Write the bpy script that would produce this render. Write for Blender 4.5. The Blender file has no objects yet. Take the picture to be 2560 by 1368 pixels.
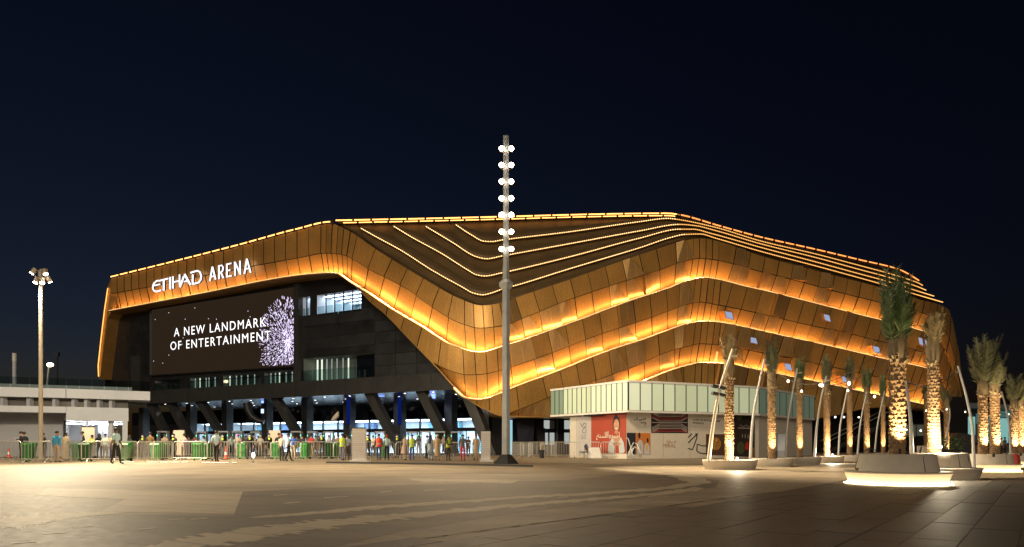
import bpy, bmesh, math, random
from mathutils import Vector, Matrix, Quaternion

# ------------------------------------------------------------------ camera, sky, sun, exposure
scene = bpy.context.scene
F, CX, HY, H = 1707.0, 1280.0, 1111.0, 1.0       # focal length in photo pixels, centre column, horizon row, eye height
cam_data = bpy.data.cameras.new('camera')
cam = bpy.data.objects.new('camera', cam_data)
scene.collection.objects.link(cam)
cam.location = (0, 0, H)
cam.rotation_euler = (math.radians(90), 0, 0)
cam_data.sensor_width = 36.0
cam_data.lens = 36.0 * F / 2560.0
cam_data.shift_y = (HY - 684.0) / 2560.0
cam_data.clip_end = 3000.0
scene.camera = cam
scene.view_settings.view_transform = 'Standard'
scene.view_settings.look = 'None'
scene.view_settings.gamma = 1.0
scene.view_settings.use_curve_mapping = False
scene.view_settings.exposure = 0.0
scene.cycles.use_denoising = True
scene.cycles.max_bounces = 5
scene.cycles.diffuse_bounces = 3
scene.cycles.glossy_bounces = 3
scene.cycles.transparent_max_bounces = 12
scene.cycles.sample_clamp_indirect = 4.0
scene.cycles.use_light_tree = True

world = bpy.data.worlds.new('World')
scene.world = world
world.use_nodes = True
wn, wl = world.node_tree.nodes, world.node_tree.links
wn.clear()
w_out = wn.new('ShaderNodeOutputWorld')
w_bg = wn.new('ShaderNodeBackground')
w_sky = wn.new('ShaderNodeTexSky')
w_sky.sky_type = 'NISHITA'
w_sky.sun_disc = False
SUN_EL, SUN_ROT = math.radians(-4.0), math.radians(-32.0)
w_sky.sun_elevation = SUN_EL
w_sky.sun_rotation = SUN_ROT
w_sky.altitude = 0
w_sky.air_density = 1.0
w_sky.dust_density = 0.6
w_sky.ozone_density = 2.2
w_bg.inputs['Strength'].default_value = 0.165
wl.new(w_sky.outputs[0], w_bg.inputs['Color'])
wl.new(w_bg.outputs[0], w_out.inputs['Surface'])

# weak, broad, warm fill added in place of unseen plaza lamps
sd = bpy.data.lights.new('fill_sun', 'SUN')
sd.energy = 0.95
sd.angle = math.radians(25)
sd.color = (1.0, 0.84, 0.63)
fill_sun = bpy.data.objects.new('fill_sun', sd)
scene.collection.objects.link(fill_sun)
fill_sun.rotation_euler = (math.radians(70), 0, math.radians(-10))

# ------------------------------------------------------------------ helpers
rnd = random.Random(11)
COL = scene.collection

def P(x, y, d):                       # the point d metres away that the photo shows at pixel (x, y)
    return Vector(((x - CX) * d / F, d, H + (HY - y) * d / F))
def GX(x, d, z=0.0):
    return Vector(((x - CX) * d / F, d, z))
def G(x, y, z=0.0):                   # ground point at pixel
    d = (H - z) * F / (y - HY)
    return Vector(((x - CX) * d / F, d, z))
def lerp(a, b, t): return a + (b - a) * t
def smooth(a, b, x):
    t = min(1.0, max(0.0, (x - a) / (b - a)))
    return t * t * (3 - 2 * t)

class Curve:                          # monotone cubic through points
    def __init__(s, pts):
        s.x = [p[0] for p in pts]; s.y = [p[1] for p in pts]
        n = len(pts); h = [s.x[i+1]-s.x[i] for i in range(n-1)]
        dl = [(s.y[i+1]-s.y[i])/h[i] for i in range(n-1)]
        m = [dl[0]] + [0.0 if dl[i-1]*dl[i] <= 0 else 2*dl[i-1]*dl[i]/(dl[i-1]+dl[i]) for i in range(1, n-1)] + [dl[-1]]
        s.m = m; s.h = h
    def __call__(s, x):
        if x <= s.x[0]: return s.y[0] + s.m[0]*(x-s.x[0])
        if x >= s.x[-1]: return s.y[-1] + s.m[-1]*(x-s.x[-1])
        lo, hi = 0, len(s.x)-1
        while hi-lo > 1:
            mid = (lo+hi)//2
            if s.x[mid] <= x: lo = mid
            else: hi = mid
        h = s.h[lo]; t = (x-s.x[lo])/h
        return ((2*t**3-3*t*t+1)*s.y[lo] + (t**3-2*t*t+t)*h*s.m[lo] + (-2*t**3+3*t*t)*s.y[lo+1] + (t**3-t*t)*h*s.m[lo+1])

def tag(o, label=None, cat=None, group=None, kind=None):
    if label: o['label'] = label
    if cat: o['category'] = cat
    if group: o['group'] = group
    if kind: o['kind'] = kind
    return o
def empty(name, loc=(0, 0, 0), rz=0.0, parent=None):
    o = bpy.data.objects.new(name, None); COL.objects.link(o)
    o.location = loc; o.rotation_euler = (0, 0, rz); o.empty_display_size = 0.2
    if parent: o.parent = parent
    return o
def thing(name, label, cat, loc=(0, 0, 0), rz=0.0, group=None):
    return tag(empty(name, loc, rz), label, cat, group)
def link(name, me, parent=None):
    o = bpy.data.objects.new(name, me); COL.objects.link(o)
    if parent: o.parent = parent
    return o
def copy_tree(o, parent=None):
    c = o.copy(); COL.objects.link(c)
    if parent:
        c.parent = parent
    for ch in list(o.children):
        copy_tree(ch, c)
    return c

class MB:                             # collects faces, builds one mesh object
    def __init__(s): s.v = []; s.f = []; s.mi = []; s.sm = []; s.uv = {}
    def face(s, pts, mi=0, sm=False, uv=None):
        b = len(s.v); s.v += [tuple(p) for p in pts]
        s.f.append(tuple(range(b, b+len(pts)))); s.mi.append(mi); s.sm.append(sm)
        if uv: s.uv[len(s.f)-1] = uv
    def faces(s, verts, faces, mi=0, sm=False):
        b = len(s.v); s.v += [tuple(p) for p in verts]
        for f in faces:
            s.f.append(tuple(i+b for i in f)); s.mi.append(mi); s.sm.append(sm)
    def hexa(s, p, mi=0):             # 8 corners: bottom 0-3 ccw, top 4-7
        s.faces(p, [(3,2,1,0), (4,5,6,7), (0,1,5,4), (1,2,6,5), (2,3,7,6), (3,0,4,7)], mi)
    def box(s, c, sz, rz=0.0, mi=0, rot=None):
        c = Vector(c); hx, hy, hz = sz[0]/2, sz[1]/2, sz[2]/2
        m = rot if rot else Matrix.Rotation(rz, 3, 'Z')
        pts = [c + m @ Vector(q) for q in ((-hx,-hy,-hz),(hx,-hy,-hz),(hx,hy,-hz),(-hx,hy,-hz),(-hx,-hy,hz),(hx,-hy,hz),(hx,hy,hz),(-hx,hy,hz))]
        s.hexa(pts, mi)
    def beam(s, a, b, w, h, mi=0, up=(0, 0, 1)):   # square bar from a to b
        a, b = Vector(a), Vector(b); t = (b-a).normalized(); u = Vector(up)
        if abs(t.dot(u)) > 0.98: u = Vector((0, 1, 0))
        r = t.cross(u).normalized(); u = r.cross(t)
        q = [a - r*w/2 - u*h/2, a + r*w/2 - u*h/2, a + r*w/2 + u*h/2, a - r*w/2 + u*h/2]
        s.hexa(q + [p + (b-a) for p in q], mi)
    def tube(s, path, rad, n=8, mi=0, sm=True, caps=True):
        path = [Vector(p) for p in path]; k = len(path)
        if not hasattr(rad, '__len__'): rad = [rad]*k
        t0 = (path[1]-path[0]).normalized()
        u = Vector((0, 0, 1)) if abs(t0.z) < 0.9 else Vector((0, 1, 0))
        r = t0.cross(u).normalized(); vs = []; fs = []
        for i in range(k):
            t = (path[min(i+1, k-1)] - path[max(i-1, 0)]).normalized()
            r = (r - t*r.dot(t)).normalized(); b = t.cross(r)
            for j in range(n):
                a = 2*math.pi*j/n
                vs.append(path[i] + (r*math.cos(a) + b*math.sin(a))*rad[i])
        for i in range(k-1):
            for j in range(n):
                j2 = (j+1) % n
                fs.append((i*n+j, i*n+j2, (i+1)*n+j2, (i+1)*n+j))
        s.faces(vs, fs, mi, sm)
        if caps:
            s.face([vs[j] for j in reversed(range(n))], mi); s.face([vs[(k-1)*n+j] for j in range(n)], mi)
    def lathe(s, prof, c=(0, 0, 0), n=32, mi=0, sm=True, sx=1.0, sy=1.0):
        c = Vector(c); vs = []; fs = []
        for (r, z) in prof:
            for j in range(n):
                a = 2*math.pi*j/n
                vs.append(c + Vector((r*sx*math.cos(a), r*sy*math.sin(a), z)))
        for i in range(len(prof)-1):
            for j in range(n):
                j2 = (j+1) % n
                fs.append((i*n+j, i*n+j2, (i+1)*n+j2, (i+1)*n+j))
        s.faces(vs, fs, mi, sm)
    def disc(s, c, nrm, r, n=12, mi=0):
        c = Vector(c); nrm = Vector(nrm).normalized()
        u = Vector((0, 0, 1)) if abs(nrm.z) < 0.9 else Vector((1, 0, 0))
        a = nrm.cross(u).normalized(); b = nrm.cross(a)
        s.face([c + (a*math.cos(2*math.pi*j/n) - b*math.sin(2*math.pi*j/n))*r for j in range(n)], mi)
    def prism(s, poly, vec, mi=0, ms=None):    # planar polygon extruded by vec
        vec = Vector(vec); n = len(poly); a = [Vector(p) for p in poly]; b = [p+vec for p in a]
        s.face(a, mi); s.face(list(reversed(b)), mi)
        for i in range(n):
            j = (i+1) % n
            s.face([a[j], a[i], b[i], b[j]], mi if ms is None else ms)
    def mesh(s, name, mats):
        me = bpy.data.meshes.new(name)
        me.from_pydata(s.v, [], s.f)
        for m in (mats if isinstance(mats, (list, tuple)) else [mats]): me.materials.append(m)
        me.polygons.foreach_set('material_index', s.mi)
        me.polygons.foreach_set('use_smooth', s.sm)
        if s.uv:
            ul = me.uv_layers.new(name='UVMap')
            for fi, uv in s.uv.items():
                for k, li in enumerate(me.polygons[fi].loop_indices): ul.data[li].uv = uv[k]
        me.update()
        return me
    def build(s, name, mats, parent=None):
        return link(name, s.mesh(name, mats), parent)

# ------------------------------------------------------------------ materials
def new_mat(name):
    m = bpy.data.materials.new(name); m.use_nodes = True
    nt = m.node_tree; b = nt.nodes['Principled BSDF']
    return m, nt, b
def mat(name, col, rough=0.6, metal=0.0, noise=0.0, nscale=2.0, bump=0.0, bscale=20.0, spec=0.5, rand=0.0, wear=None):
    m, nt, b = new_mat(name); N, L = nt.nodes, nt.links
    b.inputs['Roughness'].default_value = rough
    b.inputs['Metallic'].default_value = metal
    b.inputs['Specular IOR Level'].default_value = spec
    c4 = (col[0], col[1], col[2], 1)
    b.inputs['Base Color'].default_value = c4
    if noise or bump or rand:
        tc = N.new('ShaderNodeTexCoord')
    if noise or rand:
        hsv = N.new('ShaderNodeHueSaturation'); hsv.inputs['Color'].default_value = c4
        val = N.new('ShaderNodeMath'); val.operation = 'ADD'; val.inputs[0].default_value = 1.0; val.inputs[1].default_value = 0.0
        if noise:
            n = N.new('ShaderNodeTexNoise'); n.inputs['Scale'].default_value = nscale; n.inputs['Detail'].default_value = 6
            n.inputs['Roughness'].default_value = 0.65
            L.new(tc.outputs['Object'], n.inputs['Vector'])
            mr = N.new('ShaderNodeMapRange'); mr.inputs['From Min'].default_value = 0.3; mr.inputs['From Max'].default_value = 0.7
            mr.inputs['To Min'].default_value = 1-noise; mr.inputs['To Max'].default_value = 1+noise
            L.new(n.outputs['Fac'], mr.inputs['Value']); L.new(mr.outputs[0], val.inputs[0])
            rr = N.new('ShaderNodeMapRange'); rr.inputs['To Min'].default_value = max(0.05, rough-0.12); rr.inputs['To Max'].default_value = min(1, rough+0.12)
            L.new(n.outputs['Fac'], rr.inputs['Value']); L.new(rr.outputs[0], b.inputs['Roughness'])
        if rand:
            oi = N.new('ShaderNodeObjectInfo')
            mr2 = N.new('ShaderNodeMapRange'); mr2.inputs['To Min'].default_value = -rand; mr2.inputs['To Max'].default_value = rand
            L.new(oi.outputs['Random'], mr2.inputs['Value']); L.new(mr2.outputs[0], val.inputs[1])
        L.new(val.outputs[0], hsv.inputs['Value']); L.new(hsv.outputs[0], b.inputs['Base Color'])
    if bump:
        n2 = N.new('ShaderNodeTexNoise'); n2.inputs['Scale'].default_value = bscale; n2.inputs['Detail'].default_value = 5
        L.new(tc.outputs['Object'], n2.inputs['Vector'])
        bp = N.new('ShaderNodeBump'); bp.inputs['Strength'].default_value = bump; bp.inputs['Distance'].default_value = 0.02
        L.new(n2.outputs['Fac'], bp.inputs['Height']); L.new(bp.outputs[0], b.inputs['Normal'])
    return m
def emit(name, col, strength, sample=True):
    m = bpy.data.materials.new(name); m.use_nodes = True
    nt = m.node_tree; nt.nodes.clear()
    o = nt.nodes.new('ShaderNodeOutputMaterial'); e = nt.nodes.new('ShaderNodeEmission')
    e.inputs['Color'].default_value = (col[0], col[1], col[2], 1); e.inputs['Strength'].default_value = strength
    nt.links.new(e.outputs[0], o.inputs['Surface'])
    if not sample: m.cycles.emission_sampling = 'NONE'
    return m
def glass(name, tint=(0.8, 0.9, 0.9), gloss=0.12, rough=0.03):
    m = bpy.data.materials.new(name); m.use_nodes = True
    nt = m.node_tree; N, L = nt.nodes, nt.links; N.clear()
    o = N.new('ShaderNodeOutputMaterial'); t = N.new('ShaderNodeBsdfTransparent'); g = N.new('ShaderNodeBsdfGlossy'); mx = N.new('ShaderNodeMixShader')
    t.inputs['Color'].default_value = (*tint, 1); g.inputs['Roughness'].default_value = rough
    lw = N.new('ShaderNodeFresnel'); lw.inputs['IOR'].default_value = 1.5
    ad = N.new('ShaderNodeMath'); ad.operation = 'ADD'; ad.inputs[1].default_value = gloss; ad.use_clamp = True
    L.new(lw.outputs[0], ad.inputs[0]); L.new(ad.outputs[0], mx.inputs[0]); L.new(t.outputs[0], mx.inputs[1]); L.new(g.outputs[0], mx.inputs[2])
    L.new(mx.outputs[0], o.inputs['Surface'])
    return m
def spot(name, loc, target, watts, size=90, blend=0.5, col=(1, 0.85, 0.62), radius=0.15, parent=None):
    d = bpy.data.lights.new(name, 'SPOT'); d.energy = watts; d.spot_size = math.radians(size); d.spot_blend = blend
    d.color = col; d.shadow_soft_size = radius
    o = bpy.data.objects.new(name, d); COL.objects.link(o)
    o.location = loc
    o.rotation_euler = (Vector(target)-Vector(loc)).to_track_quat('-Z', 'Y').to_euler()
    if parent:
        o.parent = parent
        o.matrix_parent_inverse = parent.matrix_basis.inverted()
    return o

# perforated bronze cladding: faint upright ribs from the panel's own UV, blotchy tint
def bronze(name, col, rough=0.42, metal=0.55, ribs=5.0):
    m, nt, b = new_mat(name); N, L = nt.nodes, nt.links
    tc = N.new('ShaderNodeTexCoord'); uv = N.new('ShaderNodeUVMap')
    sep = N.new('ShaderNodeSeparateXYZ'); L.new(uv.outputs[0], sep.inputs[0])
    mul = N.new('ShaderNodeMath'); mul.operation = 'MULTIPLY'; mul.inputs[1].default_value = ribs; L.new(sep.outputs[0], mul.inputs[0])
    fr = N.new('ShaderNodeMath'); fr.operation = 'FRACT'; L.new(mul.outputs[0], fr.inputs[0])
    gt = N.new('ShaderNodeMath'); gt.operation = 'LESS_THAN'; gt.inputs[1].default_value = 0.09; L.new(fr.outputs[0], gt.inputs[0])
    n = N.new('ShaderNodeTexNoise'); n.inputs['Scale'].default_value = 0.35; n.inputs['Detail'].default_value = 5; L.new(tc.outputs['Object'], n.inputs['Vector'])
    st = N.new('ShaderNodeTexNoise'); st.inputs['Scale'].default_value = 1.0; st.inputs['Detail'].default_value = 3
    mp = N.new('ShaderNodeMapping'); mp.inputs['Scale'].default_value = (5, 5, 0.25); L.new(tc.outputs['Object'], mp.inputs[0]); L.new(mp.outputs[0], st.inputs['Vector'])
    vo = N.new('ShaderNodeTexVoronoi'); vo.inputs['Scale'].default_value = 5.0; L.new(tc.outputs['Object'], vo.inputs['Vector'])
    oi = N.new('ShaderNodeObjectInfo')
    def mr(src, a, bb, fa=0.0, fb=1.0):
        q = N.new('ShaderNodeMapRange'); q.inputs['From Min'].default_value = fa; q.inputs['From Max'].default_value = fb
        q.inputs['To Min'].default_value = a; q.inputs['To Max'].default_value = bb; L.new(src, q.inputs['Value']); return q.outputs[0]
    def mm(a, bb):
        q = N.new('ShaderNodeMath'); q.operation = 'MULTIPLY'; L.new(a, q.inputs[0]); L.new(bb, q.inputs[1]); return q.outputs[0]
    v = mm(mr(n.outputs['Fac'], 0.86, 1.14, 0.3, 0.7), mr(st.outputs['Fac'], 0.95, 1.05, 0.3, 0.7))
    v = mm(v, mr(oi.outputs['Random'], 0.84, 1.16)); v = mm(v, mr(gt.outputs[0], 1.0, 1.22)); v = mm(v, mr(vo.outputs['Distance'], 0.7, 1.1, 0.0, 0.35))
    hsv = N.new('ShaderNodeHueSaturation'); hsv.inputs['Color'].default_value = (*col, 1); L.new(v, hsv.inputs['Value'])
    L.new(hsv.outputs[0], b.inputs['Base Color'])
    b.inputs['Roughness'].default_value = rough; b.inputs['Metallic'].default_value = metal
    return m

M = {}
M['bronze'] = bronze('bronze_panel', (0.48, 0.26, 0.072), 0.42, 0.42)
M['bronze_smooth'] = bronze('bronze_smooth_panel', (0.66, 0.40, 0.16), 0.3, 0.75, 2.0)
M['bronze_plain'] = mat('bronze_trim', (0.44, 0.24, 0.07), 0.45, 0.5, 0.15, 1.5)
M['bronze_dark'] = mat('bronze_backing', (0.018, 0.011, 0.006), 0.8, 0.0, 0.2, 1.0)
M['terrace'] = mat('terrace_metal', (0.135, 0.086, 0.038), 0.55, 0.3, 0.2, 0.6)
M['roof'] = mat('roof_membrane', (0.06, 0.05, 0.04), 0.8)
M['black_panel'] = mat('black_cladding', (0.022, 0.023, 0.026), 0.38, 0.0, 0.3, 0.8, rand=0.3)
M['black'] = mat('black_metal', (0.012, 0.012, 0.014), 0.5)
M['charcoal'] = mat('charcoal_metal', (0.048, 0.047, 0.047), 0.36, 0.2, 0.15, 1.2)
M['soffit'] = mat('soffit_metal', (0.10, 0.10, 0.11), 0.22, 0.8, 0.1, 2.0)
M['dark_glass'] = mat('dark_glass', (0.006, 0.008, 0.012), 0.06, 0.0, spec=0.8)
M['glass'] = glass('clear_glass')
M['green_glass'] = glass('balustrade_glass', (0.55, 0.72, 0.70), 0.10)
M['white_room'] = mat('white_room_paint', (0.75, 0.78, 0.82), 0.6, 0, 0.06, 0.7)
M['white'] = mat('white_paint', (0.58, 0.61, 0.68), 0.55, 0, 0.06, 0.8)
M['white_trim'] = mat('white_trim', (0.8, 0.78, 0.74), 0.45, 0, 0.04, 1.5)
M['grey_wall'] = mat('grey_render', (0.38, 0.39, 0.43), 0.75, 0, 0.08, 0.7, bump=0.1)
M['wall_cream'] = mat('hoarding_cream', (0.68, 0.62, 0.53), 0.6, 0, 0.05, 0.6)
M['wall_grey'] = mat('hoarding_grey', (0.52, 0.49, 0.48), 0.6, 0, 0.05, 0.6)
M['stone'] = mat('planter_stone', (0.50, 0.44, 0.36), 0.65, 0, 0.07, 3.0, bump=0.08, bscale=40)
M['soil'] = mat('planter_soil', (0.05, 0.035, 0.022), 0.95, 0, 0.3, 6.0, bump=0.6, bscale=30)
M['galv'] = mat('galvanised_steel', (0.55, 0.53, 0.49), 0.42, 0.55, 0.12, 6.0)
M['mast'] = mat('mast_paint', (0.42, 0.43, 0.43), 0.5, 0.2, 0.18, 1.2)
M['pole_cream'] = mat('pole_cream_paint', (0.62, 0.54, 0.42), 0.5, 0.1, 0.08, 2.0)
M['pole_grey'] = mat('pole_grey_paint', (0.50, 0.48, 0.46), 0.4, 0.3, 0.08, 3.0)
M['bin_green'] = mat('bin_green_plastic', (0.035, 0.24, 0.045), 0.42, 0, 0.1, 3.0)
M['bin_dark'] = mat('bin_dark_green_plastic', (0.02, 0.12, 0.03), 0.42, 0, 0.1, 3.0)
M['rubber'] = mat('rubber', (0.02, 0.02, 0.02), 0.8)
M['cone'] = mat('cone_red', (0.75, 0.08, 0.03), 0.5)
M['cone_w'] = mat('cone_white', (0.8, 0.8, 0.78), 0.4)
M['paper'] = mat('cream_board', (0.72, 0.62, 0.50), 0.7, 0, 0.04, 2)
M['led_white'] = emit('led_white', (1.0, 0.97, 1.0), 3.0)
M['warm_bulb'] = emit('warm_bulb', (1.0, 0.66, 0.30), 3.6, False)
M['far_bulb'] = emit('far_bulb', (1.0, 0.48, 0.13), 2.0, False)
M['terrace_led'] = emit('terrace_led', (1.0, 0.44, 0.10), 0.9)
M['cove_led'] = [emit('cove_led_%d' % i, (1.0, 0.50, 0.185), s) for i, s in enumerate((23.0, 41.0, 74.0))]
M['cove_face'] = emit('cove_diffuser', (1.0, 0.56, 0.22), 1.5)
M['leg_glow'] = emit('leg_glow', (1.0, 0.42, 0.10), 2.5)  # glowing strip stands for the orange light on the leg
M['edge_led'] = emit('edge_led', (1.0, 0.42, 0.10), 4.0)
M['edge_red'] = emit('edge_led_red', (1.0, 0.30, 0.07), 2.2)
M['lamp_face'] = emit('flood_lamp_face', (1.0, 0.88, 0.68), 22.0, False)
M['cool_panel'] = emit('cool_ceiling_panel', (0.72, 0.86, 1.0), 24.0)
# ------------------------------------------------------------------ plan of the arena
V0 = Vector((-3.164, 60.0, 0.0))
_end = GX(280, 60*2990/(280+1800.0))
U_FL = (_end - V0).normalized()                     # along the entrance front, to the left
N_FL = Vector((-U_FL.y, U_FL.x, 0))
if N_FL.y < 0: N_FL = -N_FL                         # into the building
K0 = N_FL.dot(V0)
def DFL(x, k=0.0): return 60*2990/(x+1800.0)*(K0+k)/K0
def DR(x): return 60*4010/(5200.0-x)
def D(x):
    a, b = DFL(x), DR(x)
    d = 0.5*(a+b+math.sqrt((a-b)**2+2.4**2))
    if x > 2290: d += ((x-2290)/110.0)**2*20
    return d
def n_out(x):
    a, b = GX(x-2, D(x-2)), GX(x+2, D(x+2)); t = (b-a).normalized()
    n = Vector((t.y, -t.x, 0))
    return n if n.y < 0 else -n
def S(x, y, off=0.0, dz=0.0):
    return P(x, y, D(x)) + n_out(x)*off + Vector((0, 0, dz))
def sz(x, y, k):                                    # pixel -> metres along / up the entrance front
    d = DFL(x, k); p = P(x, y, d)
    return (p - V0 - N_FL*k).dot(U_FL), p.z
def W(s, z, k): return Vector((V0.x, V0.y, 0)) + U_FL*s + N_FL*k + Vector((0, 0, z))

T_ = Curve([(278,697),(430,660),(600,617),(745,578),(832,560),(856,568),(952,630),(1067,700),(1147,745),(1205,764),(1255,757),(1292,743),(1355,722),(1420,700),(1540,657),(1635,625),(1707,602),(1750,596),(1787,602),(1900,640),(2040,678),(2150,706),(2217,724),(2300,750),(2345,761),(2370,775),(2385,835),(2396,890),(2402,960)])
M1 = Curve([(278,735),(297,732),(640,665),(752,645),(815,634),(850,636),(930,677),(1017,722),(1080,767),(1155,810),(1200,821),(1255,815),(1310,795),(1400,758),(1525,715),(1652,674),(1707,654),(1750,647),(1787,651),(1900,680),(2007,707),(2067,724),(2212,760),(2290,779),(2335,795),(2365,835),(2390,915),(2402,980)])
L1 = Curve([(278,780),(487,741),(787,688),(845,685),(885,708),(932,737),(990,776),(1060,817),(1140,866),(1200,882),(1252,868),(1340,839),(1435,805),(1495,782),(1580,751),(1662,724),(1707,706),(1750,697),(1787,702),(1855,719),(1900,729),(2025,760),(2150,792),(2220,809),(2290,828),(2320,838),(2345,865),(2368,920),(2390,990),(2402,1030)])
M2 = Curve([(870,800),(1040,880),(1085,908),(1140,932),(1170,938),(1207,936),(1250,926),(1295,912),(1385,880),(1420,866),(1512,832),(1595,805),(1675,776),(1710,763),(1750,756),(1787,762),(1900,785),(2010,811),(2115,833),(2217,859),(2300,880),(2340,905),(2362,965),(2385,1025),(2402,1038)])
L2 = Curve([(870,860),(1100,945),(1150,985),(1172,996),(1199,999),(1221,995),(1275,971),(1352,942),(1420,916),(1465,897),(1522,876),(1607,848),(1650,832),(1710,812),(1752,805),(1787,808),(1857,821),(1900,831),(1997,852),(2065,867),(2155,888),(2222,904),(2320,927),(2343,950),(2360,1000),(2380,1034),(2402,1039)])
M3 = Curve([(1150,1090),(1272,1034),(1320,1015),(1377,991),(1500,947),(1585,916),(1660,883),(1710,868),(1750,860),(1787,862),(1900,882),(2065,915),(2222,950),(2320,972),(2345,1000),(2365,1036),(2402,1039)])
L3 = Curve([(1150,1140),(1400,1040),(1500,998),(1605,953),(1675,925),(1710,915),(1750,908),(1787,909),(1890,927),(1945,938),(2065,962),(2132,977),(2222,995),(2295,1011),(2330,1020),(2360,1037),(2402,1039)])
E_ = Curve([(278,783),(487,744),(787,691),(845,687),(862,695),(885,713),(935,763),(960,783),(1030,855),(1090,917),(1140,972),(1170,1000),(1215,1026),(1252,1041),(1300,1044),(1420,1044),(1700,1046),(1900,1052),(2035,1047),(2120,1031),(2170,1021),(2215,1018),(2315,1023),(2340,1031),(2360,1039),(2402,1041)])
def clampE(c): return lambda x: max(T_(x), min(c(x), E_(x)))
rows = [('dark', T_, clampE(M1)), ('lit', clampE(M1), clampE(L1)), ('dark', clampE(L1), clampE(M2)), ('lit', clampE(M2), clampE(L2)), ('dark', clampE(L2), clampE(M3)), ('lit', clampE(M3), clampE(L3)), ('dark', clampE(L3), E_)]
slope = Curve([(278,0.0),(780,0.0),(850,-0.08),(900,-0.3),(960,-0.45),(1060,-0.42),(1120,-0.22),(1165,0.0),(1235,0.1),(1300,0.32),(1450,0.25),(1660,0.18),(1705,0.0),(1790,0.0),(1830,-0.17),(2300,-0.17),(2400,0.0)])

arena = thing('arena', 'copper banded arena with lit light lines, a big screen and a dark glazed entrance', 'arena', V0)
INV = Matrix.Translation(-V0)
def part(o, parent=None):               # meshes are made in world coordinates
    o.parent = parent or arena
    o.matrix_parent_inverse = INV if (parent is None or parent is arena) else Matrix.Identity(4)
    return o

# backing sheet behind the panels
mb = MB()
xs = list(range(278, 2401, 8))
for a, b in zip(xs, xs[1:]):
    mb.face([S(a, E_(a)-1, -0.95), S(b, E_(b)-1, -0.95), S(b, T_(b), -0.95), S(a, T_(a), -0.95)])
shell = part(mb.build('shell', M['bronze_dark']))
SH = lambda o: part(o, shell)

# ---- panels
seams = [279.0]
while seams[-1] < 2398:
    x = seams[-1]
    if x < 780: st = 17 + (x-280)*0.026
    elif x < 880: st = 13
    elif x < 1140: st = 40
    elif x < 1250: st = 24
    elif x < 1690: st = 45 - (x-1250)*0.009
    elif x < 1780: st = 16
    elif x < 2300: st = 37 - (x-1780)*0.012
    else: st = 17
    seams.append(x+st)
def hit(x0, c):
    y0 = M1(x0); k = slope(x0); x = x0
    for _ in range(14):
        x = lerp(x, x0 + k*(c(x)-y0), 0.7)
    return x
panels = []
pr = random.Random(5)
for (x0, x1) in zip(seams, seams[1:]):
    for ri, (typ, ct, cb) in enumerate(rows):
        if ri >= 2 and x1 < 880: continue
        tl, tr, bl, br = hit(x0, ct), hit(x1, ct), hit(x0, cb), hit(x1, cb)
        hh = max(cb(bl)-ct(tl), cb(br)-ct(tr))
        if hh < 3.0: continue
        tilt_l = tilt_r = 0.0
        q = pr.random()
        regular = x1-x0 > 28 and 1255 < x0 < 2290
        if regular:
            if q < 0.05: tilt_l, tilt_r = 0.02, 0.4
            elif q < 0.09: tilt_l, tilt_r = 0.35, 0.02
            else: tilt_l, tilt_r = pr.uniform(0, 0.07), pr.uniform(0, 0.07)
        else:
            tilt_l = tilt_r = pr.uniform(0, 0.05)
        ot, ob = (0.5, 0.12) if typ == 'dark' else (0.05, -0.45)
        if ri == 0: ot = 0.12
        g = 0.85
        m2 = MB(); n = 3
        if regular and 0.09 < q < 0.34 and hh > 25:      # folded flap: a bright sheet hinged at its left edge, cut on the slant
            tt, tb_ = (0.36, 0.94) if x0 < 1745 else (0.52, 0.88)
            def cor(xt, xb_, o1, o2): return S(xt, ct(xt)+0.7, ot+o1), S(xb_, cb(xb_)-0.7, ob+o2)
            fo = pr.uniform(0.32, 0.55)
            t0, b0 = cor(tl+g, bl+g, 0.03, 0.03); xm_t, xm_b = lerp(tl, tr, tt), lerp(bl, br, tb_)
            t1, b1 = cor(xm_t, xm_b, fo*0.7, fo); t1f, b1f = cor(xm_t, xm_b, 0.0, 0.0); t2, b2 = cor(tr-g, br-g, 0.03, 0.03)
            m2.face([b0, b1, t1, t0], 0, False, [(0, 0), (tb_, 0), (tt, 1), (0, 1)])
            m2.face([b1, b1f, t1f, t1], 1, False, [(0.5, 0)]*4)
            m2.face([b1f, b2, t2, t1f], 2, False, [(tb_, 0), (1, 0), (1, 1), (tt, 1)])
            m2.face([b0, b1f, b1], 1, False, [(0.5, 0)]*3); m2.face([t0, t1, t1f], 1, False, [(0.5, 0)]*3)
            panels.append((hh*(x1-x0)+5000, m2, M['bronze_smooth'])); continue
        tops, bots = [], []
        for i in range(n+1):
            t = i/n; til = lerp(tilt_l, tilt_r, t)
            xt = lerp(tl+g, tr-g, t); xb = lerp(bl+g, br-g, t)
            yt, yb = ct(xt)+0.7, max(ct(xt)+1.0, cb(xb)-0.7)
            tops.append((S(xt, yt, ot+til), n_out(xt), t)); bots.append((S(xb, yb, ob+til), n_out(xb), t))
        for i in range(n):
            m2.face([bots[i][0], bots[i+1][0], tops[i+1][0], tops[i][0]], 0, False, [(bots[i][2], 0), (bots[i+1][2], 0), (tops[i+1][2], 1), (tops[i][2], 1)])
        dpt = 0.12+max(tilt_l, tilt_r)
        loop = [b[0] for b in bots] + [t[0] for t in reversed(tops)]
        back = [b[0]-b[1]*dpt for b in bots] + [t[0]-t[1]*dpt for t in reversed(tops)]
        for i in range(len(loop)):
            j = (i+1) % len(loop)
            m2.face([loop[j], loop[i], back[i], back[j]], 1, False, [(0.5, 0)]*4)
        panels.append((hh*(x1-x0), m2, M['bronze_smooth'] if abs(tilt_l-tilt_r) > 0.2 else M['bronze']))
panels.sort(key=lambda p: -p[0])
rest = MB()
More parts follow.
